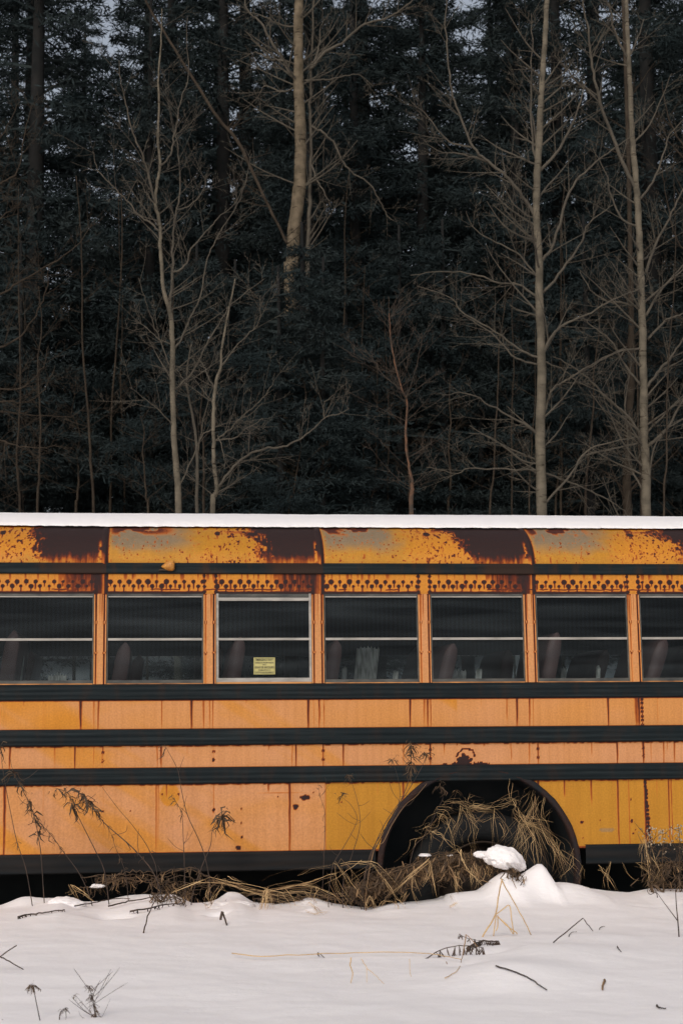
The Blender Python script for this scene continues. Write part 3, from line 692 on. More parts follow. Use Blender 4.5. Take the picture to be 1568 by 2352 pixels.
# --- windows
def text_mesh(s, size, cx, cz, y):
    cu = bpy.data.curves.new('t', 'FONT'); cu.body = s; cu.size = size; cu.align_x = 'CENTER'; cu.offset = size * .012
    o = bpy.data.objects.new('t', cu); COL.objects.link(o); dg = bpy.context.evaluated_depsgraph_get(); me = o.evaluated_get(dg).to_mesh()
    V = [(v.co.x, v.co.y) for v in me.vertices]; F = [list(p.vertices) for p in me.polygons]
    o.evaluated_get(dg).to_mesh_clear(); bpy.data.objects.remove(o); bpy.data.curves.remove(cu)
    if not V: return [], [], 0
    return V, F, max(v[0] for v in V) - min(v[0] for v in V)
def window(k):
    xa = PIL[k] + PW + .001; xb = PIL[k + 1] - PW - .001; exitw = abs(xa + .659) < .05
    zt, zb = Z['head'] - .002, Z['belt'] + (.010 if exitw else .0055); zm = Z['mid']
    w_ = empty('window', ((xa + xb) / 2, 0, zb)); w_.parent = bus
    ox, oz = (xa + xb) / 2, zb
    def L(b): return [v - np.array([ox, 0, oz]) for v in b.V]
    def yb(z): return float(ybody(np.array(z)))
    b = MB(); mat = ALU if exitw else ALU_D
    fw = .015 if exitw else .008
    def bar(x0, x1, z0, z1, d0, d1, m=0): # sloped box following the leaning side
        V = []
        for x in (x0, x1):
            for (z, d) in ((z0, d0), (z0, d1), (z1, d1), (z1, d0)): V.append((x, yb(z) + d, z))
        b.add(V, [(0, 1, 2, 3), (7, 6, 5, 4), (0, 4, 5, 1), (1, 5, 6, 2), (2, 6, 7, 3), (3, 7, 4, 0)], m)
    bar(xa, xa + fw, zb, zt, -.002, .03, 0 if exitw else 1); bar(xb - fw, xb, zb, zt, -.002, .03, 0 if exitw else 1)
    hh = .022 if exitw else .017
    bar(xa + fw, xb - fw, zt - hh, zt, .0, .03, 1)
    if exitw:
        bar(xa + fw, xb - fw, zt - .047, zt - hh - .004, -.006, .028, 0)
        bar(xa + fw, xb - fw, zb, zb + .026, -.006, .028, 0)
    else:
        bar(xa + fw, xb - fw, zt - hh - .007, zt - hh, -.002, .028, 0)
        bar(xa + fw, xb - fw, zb, zb + .014, -.004, .028, 1)
        bar(xa + fw, xb - fw, zb + .014, zb + .02, .002, .028, 1)
    bar(xa + fw, xb - fw, zm - .008, zm + .007, -.004, .03, 0)
    b.V = L(b); b.build('frame', None, w_, smooth=False, mats=[ALU, ALU_D])
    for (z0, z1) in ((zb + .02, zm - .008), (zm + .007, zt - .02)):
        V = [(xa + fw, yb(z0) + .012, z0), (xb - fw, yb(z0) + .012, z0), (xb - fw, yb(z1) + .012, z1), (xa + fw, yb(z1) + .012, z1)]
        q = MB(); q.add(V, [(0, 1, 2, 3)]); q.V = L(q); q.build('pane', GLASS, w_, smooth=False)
    # sill
    sb = MB(); sb.box((xa + .002, -.009, Z['belt'] - .001), (xb - .002, .03, Z['belt'] + (.0095 if exitw else .005))); sb.V = L(sb)
    so_ = sb.build('sill', None, w_, False, mats=[PAINT_PLAIN if not exitw else SILL_ORANGE])
    if exitw:
        a = hit(583, 1549); c = hit(632, 1510); cx = (a[0] + c[0]) / 2; W2 = (c[0] - a[0]) / 2; z0, z1 = a[2], c[2]; yy = yb(z0) + .008
        s = MB(); s.add([(cx - W2, yy, z0), (cx + W2, yy, z0), (cx + W2, yb(z1) + .008, z1), (cx - W2, yb(z1) + .008, z1)], [(0, 1, 2, 3)], 0)
        def rect(x0, x1, za, zc): s.add([(x0, yb(za) + .006, za), (x1, yb(za) + .006, za), (x1, yb(zc) + .006, zc), (x0, yb(zc) + .006, zc)], [(0, 1, 2, 3)], 1)
        e = .0042
        rect(cx - W2 + e, cx + W2 - e, z0 + e, z0 + e + .0012); rect(cx - W2 + e, cx + W2 - e, z1 - e - .0012, z1 - e)
        rect(cx - W2 + e, cx - W2 + e + .0012, z0 + e + .002, z1 - e - .002); rect(cx + W2 - e - .0012, cx + W2 - e, z0 + e + .002, z1 - e - .002)
        H = z1 - z0
        for s_, fy, hh_, wf in (('EMERGENCY EXIT', .81, .125, .80), ('OPERATE FROM INSIDE', .655, .085, .86), ('ONLY', .54, .085, .18), ('ISSUE DE SECOURS', .36, .125, .88), ('SE MANIPULE À', .22, .085, .56), ("L'INTERIEUR SEULEMENT", .085, .085, .89)):
            V, F, wd = text_mesh(s_, 1.0, 0, 0, 0)
            if not V: continue
            sx = wf * 2 * W2 / wd; szz = hh_ * H / .72; mid = (max(v[0] for v in V) + min(v[0] for v in V)) / 2
            s.add([(cx + (v[0] - mid) * sx, yb(z0 + fy * H) + .005, z0 + fy * H + v[1] * szz) for v in V], F, 1)
        s.V = L(s); st = s.build('sticker', None, w_, False, mats=[YEL, INK]); st['label'] = 'yellow emergency exit sticker with black lettering'
PAINT_PLAIN = noisy('sill_paint', (.12, .05, .02), (.62, .26, .07), 14, .7, stretch=(.6, 1, 1))
SILL_ORANGE = noisy('sill_orange', (.45, .20, .05), (.58, .26, .09), 14, .7)
for k in range(len(PIL) - 1): window(k)

# --- marker lamp
p = hit(385, 1299); b = MB()
n = 16; P = []; F = []; prof = [(.046, .004), (.046, .024), (.038, .034), (.02, .036), (.0, .030), (-.018, .020), (-.032, .010), (-.04, .002)]
for (dx, r) in prof:
    for j in range(n): th = 2 * math.pi * j / n; P.append((p[0] + dx, -.022 + math.cos(th) * r, p[2] + .004 + math.sin(th) * r - .1 * (.046 - dx)))
for i in range(len(prof) - 1):
    for j in range(n): a = i * n + j; c = i * n + (j + 1) % n; F.append((a, c, c + n, a + n))
F.append(tuple(range(n)))
b.add(P, F); yl = float(ybody(p[2])); b.V = [v + np.array([0, yl, 0]) for v in b.V]
lamp = b.build('marker_lamp', AMBER, bus); lamp['label'] = 'small amber teardrop marker lamp on the drip rail'
b = MB(); b.box((p[0] - .055, yl - .03, p[2] - .03), (p[0] + .045, yl - .006, p[2] - .024), 0, .002); b.build('lamp_base', RIM, lamp)

# --- wheel
wc = hit(1110, 2040, .20)
wh = empty('wheel', tuple(wc)); wh.parent = bus
b = MB(); prof = [(.30, .20), (.31, .02), (.36, -.01), (.44, .0), (.485, .03), (.50, .07), (.50, .25), (.46, .28), (.30, .28)]
k = 56; P = []; F = []
for i in range(k):
    th = 2 * math.pi * i / k
    for (r, y) in prof:
        if .48 < r and i % 2 and .02 < y < .27: r -= .006
        P.append((math.cos(th) * r, y, math.sin(th) * r))
m_ = len(prof)
for i in range(k):
    for j in range(m_ - 1): a = i * m_ + j; c = ((i + 1) % k) * m_ + j; F.append((a, a + 1, c + 1, c))
b.add(P, F); b.build('tyre', TYRE, wh)
b = MB(); P = []; F = []; prof = [(.305, .015), (.295, .01), (.285, .05), (.27, .14), (.2, .16), (.12, .10), (.08, .02), (.0, .0)]; m_ = len(prof)
for i in range(k):
    th = 2 * math.pi * i / k
    for (r, y) in prof: P.append((math.cos(th) * r, y, math.sin(th) * r))
for i in range(k):
    for j in range(m_ - 1): a = i * m_ + j; c = ((i + 1) % k) * m_ + j; F.append((a, a + 1, c + 1, c))
b.add(P, F); b.build('rim', noisy('dark_rim', (.012, .011, .011), (.05, .035, .025), 10, .8, .4, 60, spec=.1), wh)

# --- seats (parts of the bus)
def seat_bm(torn=False):
    b = MB()
    V = []; 
    n = 16
    # backrest: rounded slab leaning back towards +x
    secs = []
    for j in range(n):
        t = j / (n - 1); z = t * .62; th = .05 * math.sqrt(max(0.02, 1 - max(0, (t - .8) / .2) ** 2)) if t > .8 else .05
        xc = t * .14
        secs.append([(xc - th, 0.02, z), (xc - th * .9, 0, z), (xc + th * .9, 0, z), (xc + th, .02, z), (xc + th, .86, z), (xc + th * .9, .88, z), (xc - th * .9, .88, z), (xc - th, .86, z)])
    P = [q for s in secs for q in s]; F = []
    for j in range(n - 1):
        for i in range(8): a = j * 8 + i; c = j * 8 + (i + 1) % 8; F.append((a, c, c + 8, a + 8))
    F.append(tuple((n - 1) * 8 + i for i in range(8)))
    b.add(P, F); return b
proto_b = None
def seat(x, y, foam=None, zt=None):
    global proto_b
    r = empty('seat', (x, y, 1.13)); r.parent = bus
    if proto_b is None:
        proto_b = seat_bm().build('backrest', SEAT, r)
        c = MB(); c.box((-.44, .01, -.06), (.0, .87, .06), 0, .03); proto_b2 = c.build('cushion', SEAT, r)
        legs = []
        for lx in (-.4, -.02):
            for ly in (.1, .78):
                f_ = MB(); f_.tube([(lx, ly, -.06), (lx, ly, -.17)], .015, 6); legs.append(f_.build('leg', RIM, r))
        seat.kids = [proto_b, proto_b2] + legs
    else:
        for q in seat.kids:
            c = q.copy(); COL.objects.link(c); c.parent = r
    return r
RS = random.Random(12)
for k in range(-5, 6):
    a_ = seat(k * .7 + .07 + RS.uniform(-.03, .04), .14 + RS.uniform(0, .1)); a_.rotation_euler = (0, RS.uniform(-.10, .14), 0); a_.scale = (1, 1, RS.uniform(.86, 1.03))
    a_ = seat(k * .7 + .07 + RS.uniform(-.06, .06), 1.45); a_.rotation_euler = (0, RS.uniform(-.2, .1), 0); a_.scale = (1, 1, RS.uniform(.8, 1.0))
# torn pale seat seen in the fourth full window, and pale scraps on other seats
def foam(name, px0, px1, pt, pb, Y, label, lean=.0):
    a = hit(px0, pb, Y); c = hit(px1, pt, Y); n = 26; P = []; F = []
    r = random.Random(int(px0))
    for i in range(n):
        t = i / (n - 1); x = a[0] + (c[0] - a[0]) * t; jag = .016 * r.random() + (.02 if i % 4 == 0 else 0)
        ztop = c[2] + jag * .7 - .02 * abs(t - .5)
        for yy in (0, .03): P.append((x - lean * .3, Y + yy, a[2] - .1)); P.append((x + lean * (1 if True else 0) , Y + yy + .02, ztop))
    for i in range(n - 1):
        q = i * 4; F += [(q, q + 4, q + 5, q + 1), (q + 2, q + 3, q + 7, q + 6), (q + 1, q + 5, q + 7, q + 3)]
    b = MB(); b.add(P, F); o = b.build(name, FOAM, bus, False); o['label'] = label
foam('torn_seat_back', 812, 862, 1489, 1562, .75, 'pale frayed seat back with its foam showing', .03)
for i, (a, c, t) in enumerate(((784, 794, 1537), (902, 912, 1545), (1022, 1068, 1542), (1092, 1104, 1540), (1252, 1262, 1538), (1288, 1298, 1538), (1370, 1376, 1535), (108, 150, 1552), (40, 52, 1510), (272, 292, 1509))):
    foam('seat_scrap', a, c, t, 1562 if i < 8 else t + 20, .5 + .1 * (i % 3), 'pale scrap of torn upholstery on a seat', .01)

# ------------------------------------------------------------------ roof snow
xs = np.concatenate([np.arange(X0, -3, .06), np.arange(-3, 2.8, .014), np.arange(2.8, X1, .06)]); ss = np.concatenate([np.linspace(0, .16, 22), np.linspace(.18, 1, 40)])
X, S = np.meshgrid(xs, ss, indexing='ij')
t0 = .78 + .02 * (vnoise(X * 1.5, X * 0, 301) - .5) + .014 * (vnoise(X * 22, X * 0, 302) - .5) + .014 * (vnoise(X * 60, X * 0, 303) - .5)
T = t0 + (math.pi - .78 - t0) * S
arc = (T - t0) * .8
prof = np.minimum(1, np.sqrt(np.clip(arc / .45, 0, 1)))
th = .006 + .046 * prof + .012 * (fbm(X * .7, T * 2, 305) - .5) * prof + .003 * (fbm(X * 14, T * 14, 306) - .5)
th = th * (1 - sstep(.93, 1, S)) + .002
x_, y_, z_ = X, 1.2 - (EA + .01 + th) * np.cos(T), ZE + (EB + .004) * np.sin(T) + th * 1.0
V = np.stack([x_, y_, z_], -1).reshape(-1, 3); a, c = X.shape; id_ = np.arange(a * c).reshape(a, c)
F = np.stack([id_[:-1, :-1], id_[1:, :-1], id_[1:, 1:], id_[:-1, 1:]], -1).reshape(-1, 4)
rs = mesh_np('roof_snow', V, F, SNOW, attrs={'soil': np.zeros(X.size)})
tag(rs, 'thick even layer of snow lying along the bus roof', 'snow', kind='stuff')

# ------------------------------------------------------------------ trees
def smooth_path(P, k=5):
    P = np.asarray(P, dtype=float); n = len(P); out = []
    for i in range(n - 1):
        p0 = P[max(0, i - 1)]; p1 = P[i]; p2 = P[i + 1]; p3 = P[min(n - 1, i + 2)]
        for j in range(k):
            t = j / k; out.append(.5 * ((2 * p1) + (-p0 + p2) * t + (2 * p0 - 5 * p1 + 4 * p2 - p3) * t * t + (-p0 + 3 * p1 - 3 * p2 + p3) * t ** 3))
    out.append(P[-1]); return np.array(out)
def norm(v): return v / (np.linalg.norm(v) + 1e-9)
def grow(b, p, d, L, r, depth, R, up=.35, n=3, kink=.22, dens=1.0):
    k = max(4, int(L / .16)); pts = [p]; q = p.copy(); d = norm(d); seg = L / k
    for i in range(k):
        d = norm(d + np.array([R.gauss(0, kink), R.gauss(0, kink * .7), R.gauss(0, kink * .6) + up * .22]) * (.5 if depth > 1 else .8)); q = q + d * seg; pts.append(q.copy())
    pts = np.array(pts); rad = np.linspace(r, max(r * .25, .0013), k + 1)
    b.tube(pts, rad, 4 if r > .008 else 3, cap=False)
    if depth > 0:
        m = int((3 + L * 2.9) * dens)
        for i in range(m):
            t = R.uniform(.15, .97); j = int(t * k); dd = norm(pts[min(j + 1, k)] - pts[max(j - 1, 0)])
            side = norm(np.cross(dd, np.array([R.gauss(0, .5), 1 + R.gauss(0, .5), R.gauss(0, .3)]))) * R.choice([-1, 1])
            nd = norm(dd * .75 + side * R.uniform(.5, 1.0) + np.array([0, 0, up * .6]))
            grow(b, pts[j], nd, L * R.uniform(.25, .5) * (1 - .4 * t), max(rad[j] * .55, .0022), depth - 1, R, up, n, kink, dens)
def tree(label, Y, trunk, limbs, seed, mat_t=BARK, mat_c=TWIG, auto=26, auto_len=1.6, dens=1.0, up=.35, root=True, name='bare_tree', cat='tree', group=None, tmin=0.0, twr=.028, kink=.13):
    R = random.Random(seed)
    scl = (Y - CAM[1]) / FV
    pts = [hit(a, c, Y) for a, c, w_ in trunk]; rad = [w_ * scl for a, c, w_ in trunk]
    pts = np.array(pts); 
    if root:
        base = pts[0].copy(); base[2] = float(snow_h(base[0], base[1])) - .1
        if base[2] < pts[0][2] - .05: pts = np.vstack([base, pts]); rad = [rad[0] * 1.2] + rad
    sp = smooth_path(pts, 5); sr = np.interp(np.linspace(0, 1, len(sp)), np.linspace(0, 1, len(rad)), rad)
    sr = sr * (1 + np.array([R.gauss(0, .035) for _ in sr])); sp[1:-1] += np.array([[R.gauss(0, .003), R.gauss(0, .003), 0] for _ in range(len(sp) - 2)])
    root_o = empty(name, tuple(sp[0])); tag(root_o, label, cat, group)
    b = MB(); b.tube(sp, sr, 12)
    b.V = [v - sp[0] for v in b.V]; b.build('trunk', mat_t, root_o)
    b = MB()
    for lb in limbs:
        w0 = lb[0]; P = np.array([hit(a, c, Y) for a, c in lb[1:]]); dep = R.uniform(-.5, .5)
        P[:, 1] += np.linspace(0, 1, len(P)) * dep
        P = smooth_path(P, 5); P[2:] += np.array([[R.gauss(0, .006), R.gauss(0, .006), R.gauss(0, .006)] for _ in range(len(P) - 2)]); rr = np.linspace(w0 * scl, max(w0 * .25 * scl, .003), len(P)); b.tube(P, rr, 6)
        LL = np.linalg.norm(np.diff(P, axis=0), axis=1).sum()
        for i in range(int((3 + LL * 4.2) * dens)):
            t = R.uniform(.15, 1.0); j = min(int(t * (len(P) - 1)), len(P) - 2); dd = norm(P[j + 1] - P[j])
            side = norm(np.cross(dd, np.array([R.gauss(0, .4), 1, R.gauss(0, .4)]))) * R.choice([-1, 1])
            grow(b, P[j], norm(dd * .8 + side * .75 + np.array([0, 0, up * .5])), R.uniform(.3, .9) * (1.1 - .4 * t), max(rr[j] * .45, .0035), 2, R, up, 3, kink)
    for i in range(auto):
        t = R.uniform(tmin, 1); j = min(int(t * (len(sp) - 1)), len(sp) - 2)
        a = R.choice([-1, 1]) * R.uniform(.6, 1.0)
        grow(b, sp[j], norm(np.array([a, R.gauss(0, .6), R.uniform(.25, 1.0)])), auto_len * R.uniform(.4, 1.0) * (1 - .3 * t), max(min(sr[j] * .4, twr * .55), .004), 2, R, up, 3, kink, dens)
    b.V = [v - sp[0] for v in b.V]; b.build('crown', mat_c, root_o)
    return root_o

C_tr = [(1243, 1190, 12), (1240, 1000, 11.5), (1243, 850, 11), (1238, 700, 10), (1237, 600, 9), (1231, 500, 9), (1233, 400, 8.5), (1238, 300, 8), (1243, 200, 7), (1250, 100, 6.5), (1255, 0, 6), (1258, -150, 5)]
C_lb = [(4.5, (1228, 497), (1190, 440), (1160, 405), (1120, 372), (1085, 340), (1055, 270), (1035, 210), (1025, 120), (1020, 60), (1024, 0)), (2.5, (1085, 338), (1040, 328), (1010, 300), (985, 262), (950, 230)), (2.5, (1120, 372), (1060, 362), (1000, 360), (965, 345)),
        (4, (1238, 393), (1285, 340), (1320, 270), (1340, 215), (1352, 180)), (3, (1232, 395), (1222, 300), (1222, 200), (1225, 100), (1224, 20)), (3, (1232, 350), (1227, 250), (1215, 220)),
        (4, (1243, 600), (1268, 560), (1300, 450), (1340, 400), (1380, 370), (1440, 330)), (3.5, (1246, 672), (1290, 620), (1330, 560), (1345, 520), (1400, 480)),
        (4, (1244, 820), (1260, 780), (1290, 750), (1340, 730), (1395, 700), (1470, 670)), (3.5, (1247, 955), (1265, 900), (1300, 872), (1370, 830), (1440, 795)),
        (3, (1233, 683), (1190, 650), (1150, 645), (1090, 620), (1020, 612), (950, 618)), (2.5, (1235, 640), (1190, 590), (1135, 565), (1085, 540), (1060, 500)), (3, (1236, 822), (1190, 800), (1140, 760), (1060, 710), (1040, 680), (960, 650)),
        (2.5, (1236, 838), (1180, 825), (1130, 780), (1065, 740), (1045, 735)), (3, (1236, 1000), (1190, 970), (1120, 935), (1060, 910), (1005, 918)), (2.5, (1236, 1065), (1200, 1055), (1130, 1000), (1080, 990)), (2.5, (1240, 1080), (1180, 1078), (1080, 1075), (1050, 1085), (980, 1070)),
        (3, (1247, 1160), (1300, 1100), (1340, 1040), (1400, 1020), (1470, 1010)), (2.5, (1236, 560), (1190, 530), (1150, 500), (1130, 470)), (2.5, (1247, 1085), (1300, 1100), (1380, 1130), (1440, 1160), (1475, 1188)),
        (2, (1250, 830), (1300, 850), (1330, 870), (1400, 900), (1440, 940), (1475, 1010)), (2.5, (1228, 500), (1200, 490), (1170, 460), (1150, 420))]
D_tr = [(1484, 1190, 11), (1482, 1080, 10.5), (1478, 1000, 10), (1477, 900, 9.5), (1475, 780, 9), (1472, 700, 8.5), (1469, 600, 8), (1465, 500, 8), (1460, 430, 7.5), (1452, 330, 6.5), (1447, 230, 6), (1443, 130, 5.5), (1437, 0, 4.5), (1434, -150, 4)]
D_lb = [(5, (1462, 440), (1425, 370), (1390, 290), (1365, 215), (1350, 150), (1340, 80), (1325, 20), (1318, -60)), (3, (1365, 222), (1320, 195), (1285, 165), (1260, 150)), (3, (1440, 135), (1405, 75), (1390, 30), (1370, 20), (1335, 10)),
        (3, (1466, 460), (1500, 415), (1530, 340), (1545, 300), (1600, 240)), (3.5, (1482, 625), (1505, 560), (1540, 490), (1568, 430), (1600, 380)), (3.5, (1482, 725), (1520, 665), (1568, 610), (1620, 560)),
        (3, (1486, 780), (1530, 735), (1568, 720), (1620, 700)), (4, (1484, 890), (1515, 850), (1545, 815), (1575, 770), (1620, 720)), (4, (1486, 1025), (1530, 985), (1560, 930), (1600, 850)),
        (4, (1475, 1010), (1440, 960), (1390, 920), (1350, 880), (1310, 850), (1260, 825)), (3, (1470, 885), (1430, 830), (1400, 780), (1350, 740), (1335, 720)), (3, (1474, 800), (1420, 810), (1380, 830), (1340, 855), (1290, 880)),
        (3, (1472, 705), (1430, 690), (1400, 680), (1370, 650), (1350, 600)), (2.5, (1447, 335), (1480, 300), (1510, 240), (1530, 180)), (2.5, (1447, 125), (1480, 60), (1500, 10)), (3, (1462, 520), (1430, 500), (1405, 440), (1400, 400), (1370, 330)),
        (2.5, (1490, 1100), (1495, 1040), (1520, 990), (1580, 960)), (2.5, (1474, 1125), (1445, 1060), (1440, 980), (1435, 900), (1445, 860)), (2.5, (1474, 1015), (1400, 1035), (1330, 1055), (1300, 1110))]
tree('tall pale bare tree second from the right edge, its long limb reaching up left', 10.5, C_tr, C_lb, 3, auto=30, auto_len=1.5)
tree('tall pale bare tree nearest the right edge of the photo behind the bus', 10.9, D_tr, D_lb, 5, auto=30, auto_len=1.5)
A_tr = [(410, 1190, 7.5), (404, 1060, 7), (400, 999, 6.8), (396, 874, 6.3), (397, 800, 6), (392, 724, 5.5), (376, 664, 4.5), (369, 574, 4.2), (369, 540, 4), (365, 500, 4), (358, 470, 3.8), (360, 425, 3.5), (368, 380, 3.2), (363, 325, 2.8), (365, 250, 2.5), (364, 175, 2), (370, 100, 1.6), (372, 20, 1.2)]
A_lb = [(4, (392, 724), (391, 684), (396, 640), (398, 574), (398, 520), (405, 480), (415, 415), (410, 340), (405, 290)), (3, (358, 470), (340, 400), (328, 365), (305, 320), (293, 270), (280, 220), (275, 170)), (2.4, (368, 382), (392, 355), (400, 310), (408, 280), (416, 230), (433, 175), (430, 100), (430, 40)),
        (2, (358, 472), (335, 440), (315, 415), (290, 470)), (2.5, (371, 540), (350, 515), (320, 495), (290, 460), (250, 420), (225, 390), (213, 350)), (2.5, (402, 800), (420, 770), (440, 720), (460, 680), (475, 600), (495, 545), (540, 470), (560, 430), (580, 340)),
        (2.5, (398, 625), (425, 610), (440, 570), (475, 530), (500, 500), (540, 465), (560, 420)), (2, (405, 482), (440, 465), (470, 420), (475, 380)), (2.4, (412, 886), (445, 850), (475, 790), (510, 730), (535, 690), (570, 660), (610, 630)),
        (1.6, (395, 850), (370, 790), (350, 740), (335, 700), (320, 650)), (1.6, (392, 790), (360, 770), (330, 735), (300, 725)), (2, (410, 1120), (440, 1060), (460, 1010), (485, 990), (520, 975), (570, 960), (600, 930)), (1.6, (398, 980), (370, 950), (330, 920), (300, 900))]
tree('slender pale bare tree left of centre that forks into two upright stems', 10.2, A_tr, A_lb, 7, auto=22, auto_len=1.1, twr=.02)
B_tr = [(665, 690, 14), (670, 620, 15), (674, 540, 15.5), (682, 475, 16), (688, 425, 15.5), (690, 350, 14), (689, 275, 13), (686, 200, 12.5), (686, 150, 12), (685, 50, 11.5), (688, -20, 11), (690, -140, 8)]
B_lb = [(6, (704, 720), (706, 610), (709, 525), (712, 425), (715, 350), (713, 250), (716, 170), (718, 100), (722, 0), (726, -80)), (5, (684, 182), (665, 165), (650, 135), (625, 95), (600, 50), (570, 20), (555, -40)), (3, (655, 140), (620, 130), (590, 110), (555, 120)),
        (4, (712, 160), (740, 128), (784, 103), (835, 65), (880, 55), (915, 38), (950, 10), (980, -20)), (3, (715, 155), (735, 100), (740, 50), (760, 10)), (3, (716, 290), (740, 305), (770, 330), (784, 365), (815, 398), (849, 418), (869, 450), (889, 490), (906, 502)),
        (2.5, (716, 380), (725, 415), (740, 450), (755, 485)), (2.5, (690, 190), (650, 205), (610, 185), (595, 205), (560, 230)), (2.5, (700, 185), (750, 180), (784, 170), (830, 165), (860, 190)), (2.5, (684, 60), (650, 50), (600, 20), (560, 5))]
tree('thick pale tree trunk high above the middle of the bus, foot hidden by evergreens', 13.5, B_tr, B_lb, 9, auto=22, auto_len=1.6, tmin=.4, mat_t=bark('mid_bark', (.07, .055, .035), (.155, .12, .08), 7))
S_tr = [(488, 1190, 6), (493, 1140, 5.5), (499, 1120, 5), (492, 1074, 4.5), (490, 999, 4.3), (492, 924, 4.2), (497, 874, 3.8), (507, 844, 3), (510, 799, 2.5), (525, 714, 2), (540, 640, 1.4)]
S_lb = [(3.2, (500, 1122), (530, 1080), (565, 1050), (595, 1036), (650, 1028), (690, 1010), (720, 985), (745, 963), (775, 955), (800, 945)), (2, (492, 1015), (530, 985), (560, 955), (590, 930), (620, 895), (630, 860)), (2, (745, 962), (742, 930), (765, 910)), (1.8, (505, 845), (540, 800), (580, 760), (595, 740), (596, 690)),
        (1.8, (500, 905), (480, 860), (470, 830), (455, 800)), (1.8, (498, 1012), (540, 1010), (560, 995), (600, 975)), (1.4, (500, 1000), (515, 1060), (510, 1090))]
tree('small crooked bare tree beside the forked slender one, with one limb arching right', 9.6, S_tr, S_lb, 13, auto=14, auto_len=.8, twr=.014)
tree('thin dim bare sapling between the forked slender tree and the crooked one', 10.6, [(452, 1190, 4), (453, 1049, 3.6), (446, 974, 3), (432, 899, 2.4), (430, 850, 2), (440, 790, 1.5)], [(1.8, (455, 1040), (465, 980), (480, 920), (500, 880)), (1.5, (433, 900), (420, 860), (400, 830))], 15, mat_t=TWIG, auto=10, auto_len=.7, twr=.012)
tree('broken snag with peeling reddish bark right of the middle of the bus roof', 10.0, [(944, 1190, 5.5), (946, 1114, 4.2), (937, 1064, 2.6), (931, 999, 2.6), (934, 924, 2), (924, 899, 2.4), (909, 844, 1.6), (899, 789, 1.1), (893, 720, .8)],
     [(1.3, (915, 870), (905, 800), (900, 730), (905, 660)), (1.2, (930, 920), (950, 850), (960, 780)), (1.2, (926, 900), (880, 850), (860, 800))], 17, mat_t=RED, mat_c=noisy('red_twig', (.03, .021, .014), (.06, .04, .025), 6, .85), auto=34, auto_len=1.0, twr=.008, up=.6)
L_tr = [(-120, 1190, 12), (-115, 900, 11), (-110, 600, 9), (-115, 300, 7), (-118, 0, 5)]
L_lb = [(3, (-115, 730), (0, 681), (50, 654), (100, 629), (145, 609), (185, 579), (215, 540)), (3, (-115, 850), (0, 806), (50, 779), (85, 739), (110, 684), (120, 634)), (2.5, (-115, 900), (0, 894), (40, 896), (75, 874), (105, 839), (112, 794)), (2.5, (-113, 940), (0, 921), (60, 921), (100, 889), (125, 834)),
        (2.5, (-115, 1000), (0, 1014), (40, 1029), (90, 1039), (135, 1036)), (2, (-113, 960), (0, 943), (80, 947), (160, 947), (190, 920)), (2.5, (-112, 420), (-20, 330), (20, 260), (40, 200)), (2.5, (-112, 560), (-10, 430), (40, 390), (60, 280), (75, 230)), (2.5, (-112, 1080), (0, 1010), (20, 1045), (55, 1090)),
        (2, (-112, 640), (0, 495), (30, 470), (55, 420))]
tree('bare tree at the left edge whose low branches curve upward into view', 9.8, L_tr, L_lb, 19, mat_c=TWIG_D, auto=12, auto_len=1.3)
R_tr = [(1640, 1190, 12), (1630, 900, 10), (1632, 600, 9), (1620, 300, 7), (1615, 0, 5)]
tree('bare tree just beyond the right edge of the photo with branches reaching into view', 12, R_tr, [(3, (1632, 700), (1590, 600), (1550, 540), (1530, 450), (1520, 380)), (3, (1635, 1000), (1580, 930), (1550, 870), (1540, 800)), (3, (1625, 400), (1570, 320), (1545, 240), (1540, 160))], 23, mat_c=TWIG_D, auto=30, auto_len=1.8)
tree('long dead trunk leaning left across the forest behind the forked slender tree', 13, [(660, 560, 3), (640, 520, 3.2), (600, 440, 3.5), (560, 350, 4), (535, 310, 4), (500, 270, 3.8), (450, 190, 3.4), (400, 110, 3), (350, 30, 2.6), (325, -20, 2.4)], [], 29, mat_t=TWIG_D, mat_c=TWIG_D, auto=12, auto_len=.8, root=False)
tree('dim slim trunk standing between the two tall pale trees on the right', 12.6, [(1440, 1190, 11), (1438, 1100, 10), (1446, 900, 9), (1448, 780, 7.5), (1447, 600, 6), (1440, 300, 5), (1430, 0, 4)], [], 31, mat_t=TWIG_D, mat_c=TWIG_D, auto=16, auto_len=1.2)
# background saplings
R = random.Random(77)
for i in range(34):
    px = -40 + i * 50 + R.uniform(-25, 25); top = R.uniform(380, 980); Y = R.uniform(10.5, 15)
    w0 = R.uniform(1.8, 3.4); lean = R.uniform(-40, 40)
    n_ = 6; tr = [(px + lean * (j / n_) + R.uniform(-5, 5), 1190 + (top - 1190) * j / n_, w0 * (1 - .75 * j / n_)) for j in range(n_ + 1)]
    tree('thin dim bare sapling in the thicket before the evergreens', Y, tr, [], 100 + i, mat_t=TWIG_D, mat_c=TWIG_D, auto=15, auto_len=.95, twr=.009, group='thin saplings in the dark thicket', name='bare_sapling', dens=.9, up=.5)

